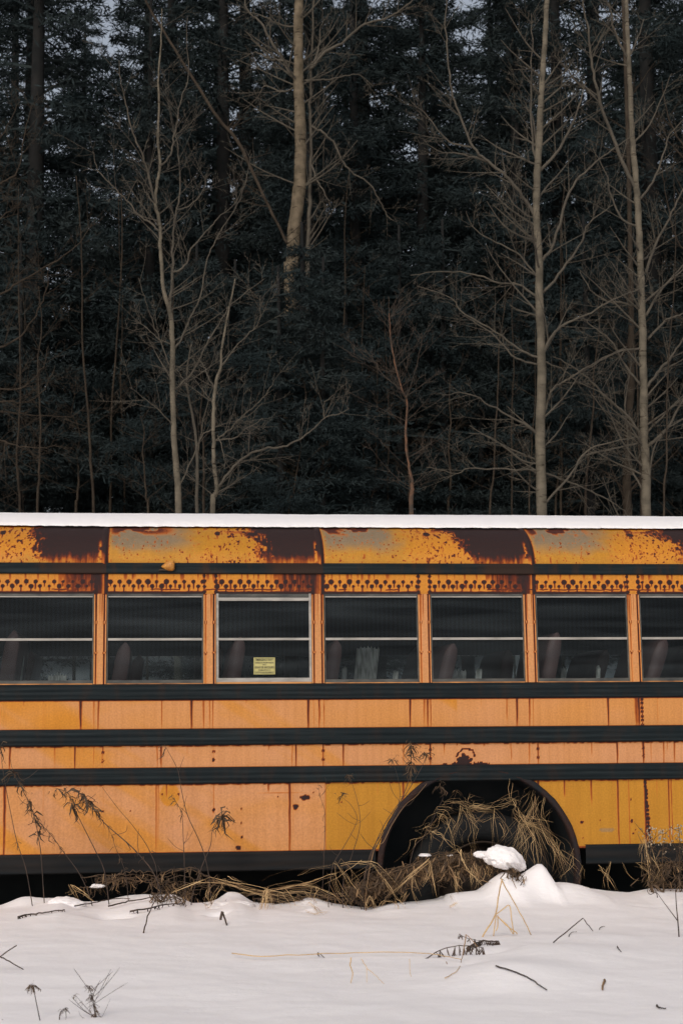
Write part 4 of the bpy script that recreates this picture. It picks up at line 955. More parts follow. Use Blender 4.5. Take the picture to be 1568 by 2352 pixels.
# conifers
def conifer_mesh(seed, H, Rr, low, whorl, sprig=.16, per=70, droop=.25, flat=.5):
    R = np.random.RandomState(seed); V = []; b = MB()
    b.tube([(0, 0, -1), (R.normal(0, .05), R.normal(0, .05), H * .5), (0, 0, H)], [.013 * H, .009 * H, .02], 8)
    tr = b
    C = []; D = []; S_ = []; lb = MB()
    z = low
    while z < H - .3:
        t = (z - low) / (H - low); Lm = Rr * (1 - t) ** .75 * R.uniform(.75, 1.15) + .25
        for j in range(R.randint(4, 7)):
            az = R.uniform(0, 2 * math.pi); L = Lm * R.uniform(.55, 1.1); el = R.uniform(-.15, .30)
            d = np.array([math.cos(az), math.sin(az), 0]); p0 = np.array([0, 0, z + R.uniform(-.2, .2)])
            ns = int(per * (4.8 if H < 8 else 4.7) * (1 - .36 * t) * (.35 + L / Rr)); tt = R.uniform(.12, 1, ns) ** .7
            spread = L * .20 * (1.15 - tt) + .05
            side = np.array([-d[1], d[0], 0])
            P = p0 + d * (tt * L)[:, None] + side * (R.normal(0, 1, ns) * spread)[:, None]
            P[:, 2] += el * tt * L - droop * (tt * L) ** 2 * .22 + R.normal(0, 1, ns) * spread * flat * .5
            C.append(P); dd = d * .6 + R.normal(0, .55, (ns, 3)); dd[:, 2] -= .1; D.append(dd / np.linalg.norm(dd, axis=1)[:, None]); S_.append(R.uniform(.6, 1.4, ns) * sprig)
            e = p0 + d * L; e = e + np.array([0, 0, el * L - droop * L * L * .22]); mid = p0 + d * L * .5 + np.array([0, 0, el * L * .5 - droop * L * L * .055])
            lb.tube([p0, mid, e], [.03, .018, .006], 3, cap=False)
        z += whorl * R.uniform(.7, 1.3)
    C = np.concatenate(C); D = np.concatenate(D); S_ = np.concatenate(S_); n = len(C)
    W = np.cross(D, R.normal(0, 1, (n, 3))); W /= np.linalg.norm(W, axis=1)[:, None] + 1e-9
    a = C; bb = C + D * S_[:, None] * .55 + W * S_[:, None] * .085; c = C + D * S_[:, None]; dd = C + D * S_[:, None] * .55 - W * S_[:, None] * .085
    V = np.stack([a, bb, c, dd], 1).reshape(-1, 3); F = np.arange(4 * n).reshape(n, 4)
    crown = np.concatenate([V] + lb.V); off = len(V); FF = [list(f) for f in F] + [[i + off for i in f] for f in lb.F]
    return tr, crown, FF
VAR = []
for i, (H, Rr, low, wh_, per) in enumerate(((15, 2.7, 2.0, .42, 70), (18, 3.0, 2.6, .50, 76), (13, 2.3, .8, .36, 66), (7, 1.9, .2, .26, 60))):
    VAR.append(conifer_mesh(40 + i, H, Rr, low, wh_, sprig=.14 if i < 3 else .095, per=per))
proto = {}
def conifer(v, x, y, s, rz, label, group, name='evergreen_tree'):
    z = float(snow_h(x, y)) - .1
    o = empty(name, (x, y, z)); o.scale = (s, s, s); o.rotation_euler = (0, 0, rz); tag(o, label, 'tree', group)
    if v not in proto:
        tr, cr, FF = VAR[v]
        a = tr.build('trunk', DARKBARK, o); c = mesh_np('crown', cr, FF, NEEDLE, o, False); proto[v] = (a, c)
    else:
        for q in proto[v]:
            c = q.copy(); COL.objects.link(c); c.parent = o
    return o
R = random.Random(5)
# (picture x, depth y, variant, scale)
def cx(px, Y): return hit(px, 1100, Y)[0]
ROWS = []
for i, px in enumerate(range(-260, 1900, 158)): ROWS.append((px + R.uniform(-40, 40), 16.5 + R.uniform(-1, 1), R.choice([0, 1, 2]), R.uniform(.8, 1.0)))
for i, px in enumerate(range(-300, 1950, 165)): ROWS.append((px + R.uniform(-40, 40), 21 + R.uniform(-1.5, 1.5), R.choice([0, 1]), R.uniform(.9, 1.1)))
for i, px in enumerate(range(-300, 1950, 160)): ROWS.append((px + R.uniform(-40, 40), 27 + R.uniform(-2, 2), R.choice([0, 1, 2]), R.uniform(.85, 1.1)))
for i, px in enumerate(range(-300, 1950, 150)): ROWS.append((px + R.uniform(-30, 30), 34 + R.uniform(-2, 2), R.choice([0, 2]), R.uniform(.75, 1.0)))
for px, Y, v, s in ROWS:
    if Y < 24 and min(abs(px - 190), abs(px - 1590)) < 60: continue
    if 24 <= Y < 31 and abs(px - 190) < 50: s *= .8
    conifer(v, cx(px, Y), Y, s, R.uniform(0, 6.28), 'tall dark evergreen tree in the dense forest behind the bus', 'dark evergreens of the forest')
for px in range(-200, 1800, 110):
    Y = R.uniform(13.2, 15.2)
    if abs(px - 250) < 130: Y = 17
    conifer(3, cx(px + R.uniform(-30, 30), Y), Y, R.uniform(.75, 1.0), R.uniform(0, 6.28), 'low young evergreen filling the shade under the tall forest trees', 'young evergreens under the forest')
conifer(3, cx(695, 12.5), 12.5, .95, 1.0, 'young evergreen hiding the foot of the thick pale trunk', None)
conifer(3, cx(640, 11.9), 11.9, .84, 2.0, 'young evergreen just left of the one hiding the thick pale trunk', None)
conifer(3, cx(745, 12.0), 12.0, .86, 4.0, 'young evergreen just right of the one hiding the thick pale trunk', None)

# ------------------------------------------------------------------ dead plants
def leafy(b, p, R, n, size, m=0, hang=.5):
    for i in range(n):
        d = norm(np.array([R.gauss(0, 1), R.gauss(0, .8), R.gauss(-hang, .6)])); L = size * R.uniform(.3, .95)
        q = [p, p + d * L * .4 + np.array([0, 0, .1 * L]), p + d * L * .8 + np.array([R.gauss(0, .15) * L, 0, -.25 * L]), p + d * L + np.array([R.gauss(0, .3) * L, 0, -.5 * L])]
        w0 = L * R.uniform(.04, .13); b.ribbon(q, [w0 * .3, w0, w0 * .8, w0 * .1], (R.gauss(0, 1), 1, R.gauss(0, 1)), m)
def px_path(pts, Y, dY=0.0):
    n = len(pts); return np.array([hit(a, c, Y + dY * i / (n - 1)) for i, (a, c) in enumerate(pts)])
def root_down(P):
    """continue the lowest end into the snow"""
    e = P[-1] if P[-1][2] < P[0][2] else P[0]
    g_ = float(snow_h(e[0], e[1])) - .06
    if e[2] > g_:
        q = np.array([e[0] + .01, e[1], g_]); P = np.vstack([P, q]) if P[-1][2] < P[0][2] else np.vstack([q, P])
    return P
def zl(pts): return [(a * .5002, 1550 + c * .5002) for a, c in pts]
def zr(pts): return [(784 + a * .5002, 1550 + c * .5002) for a, c in pts]
def gl(pts): return [(a * .5002, 1952.5 + c * .5002) for a, c in pts]
def gr(pts): return [(784 + a * .5002, 1952.5 + c * .5002) for a, c in pts]
def weed(label, pts, Y, r=.003, leaves=(), tops=0, mat=STEM, lm=WEED, seed=1, dY=0.0, name='dead_weed', topsize=.05, side=0, root=True):
    R = random.Random(seed); P = px_path(pts, Y, dY); r = r * 1.3
    if root: P = root_down(P)
    P = smooth_path(P, 4)
    base = P[-1] if P[-1][2] < P[0][2] else P[0]
    if P[0][2] > P[-1][2]: rad = np.linspace(r * .35, r, len(P))
    else: rad = np.linspace(r, r * .35, len(P))
    o = empty(name, tuple(base)); tag(o, label, 'plant')
    b = MB(); b.tube(P, rad, 5)
    top = P[0] if P[0][2] > P[-1][2] else P[-1]
    for i in range(side):
        j = R.randrange(2, len(P) - 2); d = norm(np.array([R.gauss(0, 1), R.gauss(0, .4), R.uniform(.2, 1.2)])); L = R.uniform(.05, .16)
        q = [P[j], P[j] + d * L * .5 + np.array([R.gauss(0, .01), 0, 0]), P[j] + d * L + np.array([0, 0, .02])]; b.tube(smooth_path(q, 3), [r * .4] * 6 + [r * .15], 3)
    b.V = [v - base for v in b.V]; b.build('stem', mat, o)
    lb = MB()
    for (t, n, s) in leaves:
        j = min(int(t * (len(P) - 1)), len(P) - 1); leafy(lb, P[j], R, n, s * 1.5)
    for i in range(tops):
        q = top + np.array([R.gauss(0, topsize * .45), R.gauss(0, topsize * .3), R.gauss(0, topsize * .45)])
        leafy(lb, q, R, 3, topsize * .5, hang=.1)
    if lb.V:
        lb.V = [v - base for v in lb.V]; lb.build('leaves', lm, o)
    return o
YB = -.32
lv = lambda a, c, n, k, s: [(a + (c - a) * i / max(1, n - 1), k, s) for i in range(n)]
weed('thin dark weed at the left edge with a small pod halfway up', zl([(2, 330), (10, 400), (25, 500), (50, 630), (80, 770), (120, 890), (150, 1060)]), YB, .0026, [(.02, 4, .06), (.08, 3, .05), (.58, 5, .03)], 2, seed=1)
weed('drooping leafy weed second from the left edge against the orange panel', zl([(60, 450), (95, 510), (140, 600), (165, 680), (180, 760), (190, 830), (205, 1050)]), YB, .0028, lv(.02, .55, 12, 4, .055), 4, seed=2, side=5)
weed('weed stem leaning left with small hanging leaves near its middle', zl([(125, 560), (150, 620), (185, 680), (240, 740), (290, 810), (370, 920), (420, 1040)]), YB - .03, .0024, lv(.05, .6, 12, 3, .04), 3, seed=3)
weed('wispy weed with curled tips third cluster from the left', zl([(255, 520), (310, 540), (330, 590), (350, 630), (390, 710), (440, 810), (480, 900), (500, 1040)]), YB, .0028, lv(.05, .35, 7, 5, .06), 4, seed=4, side=6)
weed('weed with a dense dark leaf clump leaning across the orange panel', zl([(340, 520), (400, 575), (430, 615), (480, 680), (560, 750), (620, 805), (700, 900), (740, 1000)]), YB - .05, .0034, lv(.08, .3, 8, 8, .05) + lv(.35, .7, 6, 2, .04), 6, seed=5, side=6)
weed('long bare weed stem slanting down right of the dark leaf clump', zl([(470, 515), (540, 610), (600, 680), (660, 760), (690, 815), (720, 900)]), YB, .0022, [(.7, 2, .03)], 0, seed=6)
weed('short branching weed twig beside the leaning leaf clump', zl([(490, 690), (515, 740), (530, 790), (560, 860), (580, 930), (590, 1030)]), YB, .002, lv(.2, .6, 4, 2, .035), 0, seed=7)
weed('tall thin bare weed curving across two black rails', zl([(755, 320), (800, 400), (820, 450), (832, 520), (860, 640), (910, 750), (940, 830), (960, 930), (970, 1040)]), YB, .0028, [(.04, 3, .05), (.3, 2, .02)], 2, seed=8, side=5)
weed('upright weed stem standing before the round orange patch', zl([(790, 560), (825, 610), (838, 660), (842, 750), (845, 810), (850, 960), (852, 1040)]), YB, .0026, lv(.02, .25, 5, 3, .035), 2, seed=9, side=5)
weed('weed with a tufted brown flower head on a bent stalk', zl([(1020, 650), (1005, 690), (975, 720), (968, 780), (940, 850), (920, 900), (880, 1030)]), YB, .003, [(.02, 26, .075), (.06, 10, .05)], 9, seed=10, topsize=.07)
weed('fine weed wisp at the seam between orange and mustard panels', zl([(1460, 495), (1470, 560), (1490, 620), (1492, 700), (1488, 810), (1480, 1020)]), YB + .1, .0018, lv(.05, .5, 5, 2, .03), 1, seed=12, side=5)
weed('weed leaning right with a nodding seed head left of the wheel arch', zr([(390, 365), (370, 420), (300, 540), (240, 620), (190, 700), (150, 790), (110, 900), (90, 1030)]), YB, .003, [(.02, 18, .05)], 8, seed=13, topsize=.055, side=4)
weed('tallest seeded weed left of the wheel arch, reaching the second rail', zr([(318, 325), (320, 400), (312, 470), (280, 560), (230, 660), (180, 750), (130, 860), (110, 1030)]), YB, .0034, lv(.0, .2, 8, 8, .045), 8, seed=14, topsize=.06, side=8)
weed('weed stalk with a small dark head at the top left of the arch weeds', zr([(232, 390), (260, 480), (268, 560), (240, 650), (190, 720), (130, 830), (100, 1000)]), YB - .02, .0026, [(.0, 10, .045)], 5, seed=15, topsize=.045, side=4)
weed('S-shaped weed with a wispy top on the mustard panel', zr([(35, 465), (65, 550), (85, 650), (78, 730), (40, 850), (10, 940), (5, 1030)]), YB, .0024, [(.0, 9, .045)], 4, seed=16, side=3)
weed('second S-shaped weed with a faint grey head left of the first', zr([(0, 560), (45, 600), (72, 660), (50, 720), (10, 790), (-40, 880), (-60, 1030)]), YB - .02, .0022, [(.0, 8, .045)], 4, seed=17, side=3)
weed('weed with a small brown head hanging inside the wheel arch', zr([(450, 515), (465, 560), (450, 600), (430, 640), (380, 740), (330, 800), (290, 1000)]), YB, .0022, [(.0, 16, .045)], 6, seed=18, topsize=.05)
weed('long thin stem arching across the left side of the wheel arch', zr([(390, 500), (340, 560), (290, 600), (230, 690), (190, 770), (150, 800), (110, 1020)]), YB - .06, .0022, [], 0, seed=19, mat=STRAW_D)
# right edge: fluffy seeded weeds
fo = 0
for i, (a, t) in enumerate(((1420, 700), (1470, 710), (1545, 690))):
    pts = zr([(a, t), (a + 5, t + 60), (a - 6 + 6 * i, t + 130), (a + 4, 900), (a + 6, 985)])
    R = random.Random(200 + i); lab = ['fluffy seeded weed at the foot of the rust line near the right edge', 'middle one of the fluffy seeded weeds near the right edge', 'fluffy seeded weed touching the right edge of the photo'][i]
    o = weed(lab, pts, YB, .0034, lv(.3, .9, 6, 6, .05), 0, seed=60 + i, side=14, mat=WEED)
    base = np.array(o.location); sb = MB()
    for q in range(46):
        c = hit(784 + (a + R.gauss(0, 24)) * .5, 1550 + (t + abs(R.gauss(0, 45))) * .5, YB + R.gauss(0, .04)); r_ = R.uniform(.003, .008)
        for k_ in range(3): d = np.array([R.gauss(0, 1), R.gauss(0, 1), R.gauss(0, 1)]); d = norm(d) * r_; sb.tube([c - d, c, c + d], [r_ * .2, r_ * .6, r_ * .2], 4)
    sb.V = [v - base for v in sb.V]; sb.build('seed_heads', SEEDS, o)
weed('tall dark forked twig standing in the snow at the lower right edge', [(1549, 2030), (1552, 2080), (1555, 2112), (1560, 2180), (1563, 2230), (1568, 2290)], -2.0, .0045, [], 0, seed=30, side=0, root=False, name='twig')
weed('slim side twig slanting down to the forked twig at lower right', [(1498, 2037), (1520, 2068), (1540, 2095), (1554, 2114)], -2.0, .0022, [], 0, seed=31, root=False, name='twig')
weed('curled dark tendril hanging over the snow near the right edge', gr([(1405, 170), (1403, 190), (1416, 204), (1440, 195), (1448, 215), (1445, 240), (1438, 248)]), -.5, .0028, [(.9, 3, .03)], 0, seed=32, root=False, name='tendril')

# grass blades
def blade(b, p0, apex, end, w_, R, m=0, kinky=.01):
    P = smooth_path([p0, p0 * .35 + apex * .65 + np.array([R.gauss(0, kinky), 0, .02]), apex, apex * .45 + end * .55 + np.array([R.gauss(0, kinky), 0, .012]), end], 4)
    P[1:-1] += np.array([[R.gauss(0, kinky * .35), R.gauss(0, kinky * .35), R.gauss(0, kinky * .35)] for _ in range(len(P) - 2)])
    W = w_ * np.interp(np.linspace(0, 1, len(P)), [0, .4, 1], [1, .8, .15]); b.ribbon(P, W, (R.gauss(0, .6), 1 if R.random() < .3 else .2, R.gauss(0, .6) + .5), m)
def tuft(label, boxes, Y, seed, mats=(STRAW, STRAW_D), name='grass_tuft', ysp=.06, thin=.62):
    """boxes: (base px range, base py, apex px range, apex py range, end px range, end py range, n, w)"""
    R = random.Random(seed); b = MB(); ref = None
    for (b0, b1, by, a0, a1, ay0, ay1, e0, e1, ey0, ey1, n, w_) in boxes:
        n = int(n * thin + .5); w_ *= .8
        for i in range(n):
            yy = Y + R.gauss(0, ysp); t = R.random(); u = min(1, max(0, t + R.gauss(0, .3)))
            p0 = hit(b0 + (b1 - b0) * t, by, yy); p0[2] = min(p0[2], float(snow_h(p0[0], p0[1])) + .01) if by > 2040 else p0[2]
            ap = hit(a0 + (a1 - a0) * u, R.uniform(ay0, ay1), yy + R.gauss(0, .05)); v = min(1, max(0, u + R.gauss(0, .35)))
            en = hit(e0 + (e1 - e0) * v, R.uniform(ey0, ey1), yy + R.gauss(0, .08))
            en[2] = max(en[2], float(snow_h(en[0], en[1])) + .003)
            if ref is None: ref = p0.copy()
            blade(b, p0, ap, en, w_ * R.uniform(.5, 1.3), R, m=0 if R.random() < .6 else 1, kinky=.012)
    o = mesh_np(name, np.concatenate(b.V) - ref, b.F, None, None, True, matidx=b.M, mats=list(mats)); o.location = tuple(ref)
    tag(o, label, 'grass'); return o
# strands that follow paths measured on the picture, each with its own jitter
def za(pts): return [(861 + a * .3112, 1722.5 + c * .3112) for a, c in pts]
def strands(label, paths, Y, seed, w=.0014, mats=(STRAW, STRAW_D), name='grass_tuft', ysp=.05):
    R = random.Random(seed); b = MB(); ref = None
    for (pts, n, jit, ww) in paths:
        k = len(pts)
        n = int(n * 1.25 + .5); jit = jit * 1.7
        for i in range(n):
            ox, oy = R.gauss(0, jit), R.gauss(0, jit * .7); yy = Y + R.gauss(0, ysp); gr_ = R.uniform(-.6, 1.6)
            P = []
            for q, (a, c) in enumerate(pts):
                f = .5 + gr_ * q / k
                P.append(hit(a + ox * f + R.gauss(0, jit * .35), c + oy * f + R.gauss(0, jit * .4), yy + R.gauss(0, .02)))
            P = smooth_path(P, 3 if R.random() < .6 else 2); t0 = 0 if R.random() < .5 else R.uniform(0, .35); t1 = 1 if R.random() < .6 else R.uniform(.6, 1)
            P = P[int(t0 * len(P)):max(int(t0 * len(P)) + 4, int(t1 * len(P)))]
            if len(P) < 3: continue
            P = P + np.array([[R.gauss(0, .0035), R.gauss(0, .0035), R.gauss(0, .0035)] for _ in P])
            for q in range(len(P)):
                g_ = float(snow_h(P[q][0], P[q][1])) if c_chk(P[q]) else -9
                P[q][2] = max(P[q][2], g_ - .01)
            if ref is None: ref = P[0].copy()
            L = len(P); W = w * ww * R.uniform(.55, 1.35) * np.interp(np.linspace(0, 1, L), [0, .3, 1], [.7, 1, .2])
            if R.random() < .55: b.ribbon(P, W, (R.gauss(0, .7), R.gauss(0, .7), R.gauss(0, .7) + .3), 0 if R.random() < .72 else 1)
            else: b.tube(P, W * .6, 4, 0 if R.random() < .72 else 1)
    o = mesh_np(name, np.concatenate(b.V) - ref, b.F, None, None, True, matidx=b.M, mats=list(mats)); o.location = tuple(ref)
    tag(o, label, 'grass'); return o
def c_chk(p): return p[2] < .35
strands('thick straw bunch drooping down the right side of the wheel arch', [(za([(1190, 340), (1150, 440), (1100, 540), (1050, 640), (1000, 720)]), 15, 9, 1), (za([(1080, 540), (1150, 530), (1230, 600), (1300, 700), (1340, 820), (1400, 960)]), 13, 8, 1),
        (za([(1130, 540), (1180, 680), (1210, 800), (1230, 900)]), 15, 9, 1), (za([(1080, 560), (1110, 680), (1100, 780), (1120, 850)]), 7, 7, 1), (za([(1040, 450), (1090, 530), (1170, 560)]), 16, 7, 1.1), (za([(1150, 590), (1060, 700), (1010, 740)]), 5, 6, 1), (za([(1200, 350), (1210, 450), (1250, 560), (1290, 700)]), 5, 7, .8)], -.02, 301)
strands('tangled straw mat arching over the middle of the wheel arch', [(za([(640, 400), (690, 470), (730, 560), (715, 650), (745, 740)]), 9, 7, 1), (za([(700, 432), (760, 428), (850, 430)]), 12, 4, 1.2), (za([(520, 400), (600, 390), (700, 440), (830, 420)]), 8, 6, .8), (za([(850, 430), (930, 410), (1000, 375), (1050, 400), (1065, 450)]), 8, 6, .9),
        (za([(860, 440), (865, 560), (880, 720)]), 3, 4, 1), (za([(900, 460), (960, 540), (990, 620), (960, 680), (930, 720)]), 5, 6, 1), (za([(650, 420), (620, 520), (580, 640), (600, 730)]), 5, 6, 1), (za([(720, 480), (760, 520), (840, 470), (900, 480)]), 6, 6, .8), (za([(1020, 380), (1035, 410), (1036, 440)]), 3, 2, 2.2)], .0, 302)
strands('straw arcs curving down the left part of the wheel arch', [(za([(460, 470), (520, 500), (570, 600), (605, 730)]), 7, 6, 1), (za([(560, 480), (500, 465), (440, 500), (400, 560), (300, 600)]), 8, 8, .7), (za([(410, 598), (470, 630), (530, 680), (600, 750)]), 4, 4, 1.1), (za([(360, 630), (290, 660), (262, 740), (170, 820)]), 2, 3, 1.5),
        (za([(430, 560), (380, 560), (360, 620), (300, 590)]), 4, 5, .7), (za([(480, 560), (440, 600), (410, 650), (395, 760)]), 3, 5, .9), (za([(620, 720), (560, 750), (480, 770), (500, 700)]), 3, 4, .7)], -.05, 303)
strands('fine grass stems at the top right inside the wheel arch', [(za([(990, 230), (980, 320), (1000, 400)]), 4, 5, .7), (za([(1170, 300), (1110, 360), (1090, 420)]), 5, 7, .7), (za([(560, 400), (600, 290), (660, 340), (720, 400)]), 2, 5, .6), (za([(1300, 440), (1260, 480), (1270, 560), (1300, 640)]), 3, 5, .7), (za([(700, 340), (720, 380), (800, 370)]), 5, 6, .6)], .05, 304)
strands('loose straw blades fanning out beside the right edge of the wheel arch', [(za([(1300, 680), (1350, 760), (1440, 850), (1520, 970)]), 8, 8, .9), (za([(1440, 740), (1420, 840), (1360, 920), (1300, 955)]), 5, 6, .9), (za([(1330, 690), (1340, 800), (1390, 960)]), 5, 7, .9), (za([(1530, 860), (1515, 920), (1520, 980)]), 3, 3, .8)], -.1, 318)
strands('few straw blades leaning under the skirt right of the arch', [(zr([(1180, 880), (1220, 920), (1265, 990)]), 4, 4, .9), (zr([(1235, 860), (1215, 930), (1220, 990)]), 4, 4, .8), (zr([(1290, 870), (1320, 920), (1370, 930)]), 2, 5, .5)], -.15, 305)
strands('bunch of bent straw leaves below the rust line at right', [(zr([(1400, 745), (1380, 770), (1372, 830)]), 6, 3, 1.7), (zr([(1395, 750), (1400, 830), (1412, 900), (1408, 965)]), 10, 5, 1.2), (zr([(1360, 870), (1400, 890), (1470, 950)]), 4, 5, 1), (zr([(1568, 895), (1520, 870), (1490, 860)]), 2, 4, .9), (zr([(1440, 840), (1470, 900), (1430, 960)]), 6, 8, .7)], -.3, 306)
strands('pale straw tuft hanging into the snow below the bus, left of centre', [(zl([(1228, 985), (1208, 1040), (1180, 1130)]), 9, 4, 1.5), (zl([(1226, 985), (1222, 1060), (1222, 1130)]), 7, 4, 1.4), (zl([(1228, 985), (1240, 1030), (1245, 1080)]), 4, 4, 1)], -.5, 307)
strands('thin straw blades bent over the snow beneath the flower-headed weed', [(zl([(965, 955), (948, 1010), (965, 1060), (975, 1110)]), 3, 3, 1.2), (zl([(1025, 960), (985, 1010), (960, 1060), (910, 1105)]), 4, 4, 1.2), (zl([(940, 1045), (955, 1075), (925, 1115)]), 3, 4, 1)], -.5, 308)
strands('long straw stalks lying in a low arch from the middle to the left', [(zl([(770, 1010), (850, 975), (960, 945), (1060, 960), (1180, 990), (1290, 1020), (1400, 1050)]), 5, 4, 1.3), (zl([(1000, 960), (1090, 985), (1200, 1005), (1310, 1030), (1390, 1052)]), 5, 6, 1), (zl([(1040, 930), (1060, 945), (1110, 965)]), 3, 4, 1)], -.35, 309)
strands('crossing straw stalks sloping from the upper right down to the low arch', [(zl([(1568, 905), (1480, 935), (1380, 962), (1230, 987), (1120, 1010)]), 5, 3, 1.3), (zl([(1230, 985), (1350, 965), (1440, 965), (1520, 1010), (1568, 1040)]), 5, 5, 1.1), (zl([(1170, 960), (1280, 910), (1400, 880), (1530, 870)]), 1, 2, .6), (zl([(1375, 925), (1440, 890), (1568, 870)]), 2, 4, .7),
        (zl([(1440, 975), (1425, 1020), (1450, 1062)]), 4, 6, 1), (zl([(1400, 985), (1420, 1040), (1395, 1060)]), 3, 4, 1), (zl([(1290, 1000), (1330, 1040), (1350, 1120)]), 3, 5, 1), (zl([(1300, 990), (1400, 1000), (1530, 1040)]), 4, 7, .9)], -.32, 310)
strands('stiff straw stalks rising to the brown heap left of the mound', [(za([(405, 812), (300, 900), (200, 990), (90, 1090)]), 5, 3, 1.5), (za([(400, 840), (290, 910), (230, 1010), (190, 1160)]), 3, 4, 1.3), (za([(408, 815), (400, 900), (330, 1010)]), 3, 3, 1.2), (za([(400, 820), (430, 960), (450, 1090)]), 3, 3, 1), (za([(270, 930), (272, 1030), (320, 1165)]), 3, 3, 1.2), (za([(20, 860), (100, 1000), (170, 1110)]), 3, 5, 1.1)], -.42, 311)
strands('straw arcs springing out of the snow just right of the seam', [(zr([(0, 895), (50, 980), (110, 1060)]), 4, 5, 1.1), (zr([(0, 870), (80, 868), (150, 880), (210, 960), (240, 1000)]), 3, 4, 1.2), (zr([(140, 860), (60, 930), (-20, 985)]), 3, 6, 1), (zr([(-20, 940), (-10, 860), (60, 950), (30, 1030)]), 4, 8, .9), (zr([(-60, 900), (-20, 1000), (40, 1075)]), 6, 7, 1)], -.35, 312)
strands('straw blades dangling beside the brown heap before the wheel', [(za([(622, 732), (650, 800), (690, 880), (740, 930), (800, 1000)]), 3, 2, 2.0), (za([(742, 845), (750, 930), (735, 1035)]), 7, 4, 1.2), (za([(592, 900), (590, 1000), (610, 1055)]), 7, 5, 1), (za([(810, 860), (830, 930), (780, 985)]), 4, 5, .9), (za([(700, 880), (690, 950), (705, 1000)]), 4, 5, .9)], -.42, 313)
strands('crossed straw blades at the left end of the weed heap under the skirt', [(zl([(322, 965), (345, 1010), (375, 1058)]), 3, 2, 1.6), (zl([(325, 968), (380, 1000), (432, 1048)]), 3, 2, 1.3), (zl([(300, 1010), (330, 1000), (360, 980)]), 3, 4, .8)], -.35, 314)
strands('short curled straw stubs poking from the snow in front of the arch', [(zr([(130, 1012), (118, 1050), (120, 1075)]), 3, 2, 1.6), (zr([(132, 1012), (150, 1040), (162, 1078)]), 3, 2, 1.2), (zr([(180, 1068), (205, 1040), (225, 1045)]), 4, 3, 1.2), (zr([(240, 1030), (260, 1060), (270, 1090)]), 5, 5, 1.1), (zr([(270, 1040), (300, 1000), (250, 1070)]), 4, 4, .9)], -.6, 315)
strands('small withered straw knot in the snow right of the long straws', [(zl([(1420, 1050), (1450, 1090), (1470, 1135)]), 5, 4, 1), (zl([(1410, 1090), (1450, 1100), (1500, 1090)]), 6, 4, .9), (zl([(1450, 1070), (1470, 1100), (1500, 1165)]), 4, 3, 1.1)], -.75, 316)
strands('short straw stub beside a little snow hole before the mound', [(zr([(500, 1008), (512, 1035), (520, 1060)]), 3, 2, 1), (zr([(495, 1065), (515, 1055), (535, 1045)]), 5, 2, .9)], -.8, 317)
# brown weed heaps
def heap(label, stems, Y, seed, nleaf, mats=(WEED, STRAW_D), lsize=.05, name='weed_heap'):
    R = random.Random(seed); b = MB(); ref = hit(*stems[0][0], Y)
    for st in stems:
        P = smooth_path(px_path([(a, c) for a, c in st], Y + R.gauss(0, .05), R.gauss(0, .08)), 5); P[1:] += np.array([[0, R.gauss(0, .008), R.gauss(0, .006)] for _ in range(len(P) - 1)])
        b.tube(P, np.linspace(.004, .0022, len(P)), 4, 0)
        for i in range(int(nleaf * .5)):
            j = R.randrange(len(P)); p = P[j] + np.array([R.gauss(0, .012), R.gauss(0, .03), R.gauss(0, .012)]); L = lsize * R.uniform(.5, 1.8); sx = R.gauss(0, .35)
            q = [p, p + np.array([sx * L * .5, R.gauss(0, .2) * L, -.35 * L]), p + np.array([sx * L + R.gauss(0, .1) * L, 0, -.75 * L]), p + np.array([sx * L * .6 + R.gauss(0, .35) * L, 0, -L])]
            w_ = R.uniform(.0018, .0055); b.ribbon(q, [w_ * .4, w_, w_ * .9, w_ * .15], (R.gauss(0, 1), R.gauss(0, 1), R.gauss(0, .3)), 0 if R.random() < .72 else 1)
    o = mesh_np(name, np.concatenate(b.V) - ref, b.F, None, None, True, matidx=b.M, mats=list(mats)); o.location = tuple(ref); tag(o, label, 'plant', kind=None); return o
def arcs(x0, x1, yl, yr, n, seed, sag=14):
    R = random.Random(seed); out = []
    for i in range(n):
        a = x0 + (x1 - x0) * R.uniform(0, .35); c = x1 - (x1 - x0) * R.uniform(0, .35); k = R.uniform(-sag, sag)
        out.append([(a, yl + R.uniform(-8, 26)), ((a * 2 + c) / 3, (yl * 2 + yr) / 3 - 6 + k + R.uniform(0, 20)), ((a + c * 2) / 3, (yl + yr * 2) / 3 - 8 + k + R.uniform(0, 18)), (c, yr + R.uniform(-6, 22))])
    return out
heap('large heap of drooping brown weeds left of the snow mound', arcs(840, 1100, 2012, 1962, 26, 1) + arcs(800, 950, 2035, 2005, 9, 2) + arcs(960, 1140, 1985, 1975, 12, 3), -.22, 401, 62, lsize=.055)
heap('low heap of curled brown weeds under the skirt at left', arcs(165, 420, 2018, 2012, 8, 4), -.1, 402, 26, lsize=.045)
heap('hanging brown weed tangle under the skirt left of centre', arcs(330, 560, 2010, 2015, 6, 5) + arcs(360, 470, 2035, 2045, 5, 6), -.12, 403, 28, lsize=.045)
heap('matted dark weeds bridging the snow edge near the middle', arcs(560, 880, 2062, 2056, 8, 7), -.2, 404, 14, lsize=.03)
heap('withered leaf clump dangling over the snow beside the dark sticks', arcs(345, 432, 2055, 2060, 7, 8, 6), -.45, 405, 24, lsize=.04)
heap('brown weed skirt drooping at the far left of the big heap', arcs(790, 900, 2045, 2020, 9, 9), -.3, 406, 26, lsize=.04)
heap('dark withered undergrowth below the fluffy weeds at the right edge', arcs(1480, 1568, 1985, 1980, 4, 10) + arcs(1470, 1600, 2015, 2010, 4, 11), -.3, 407, 24, lsize=.04)

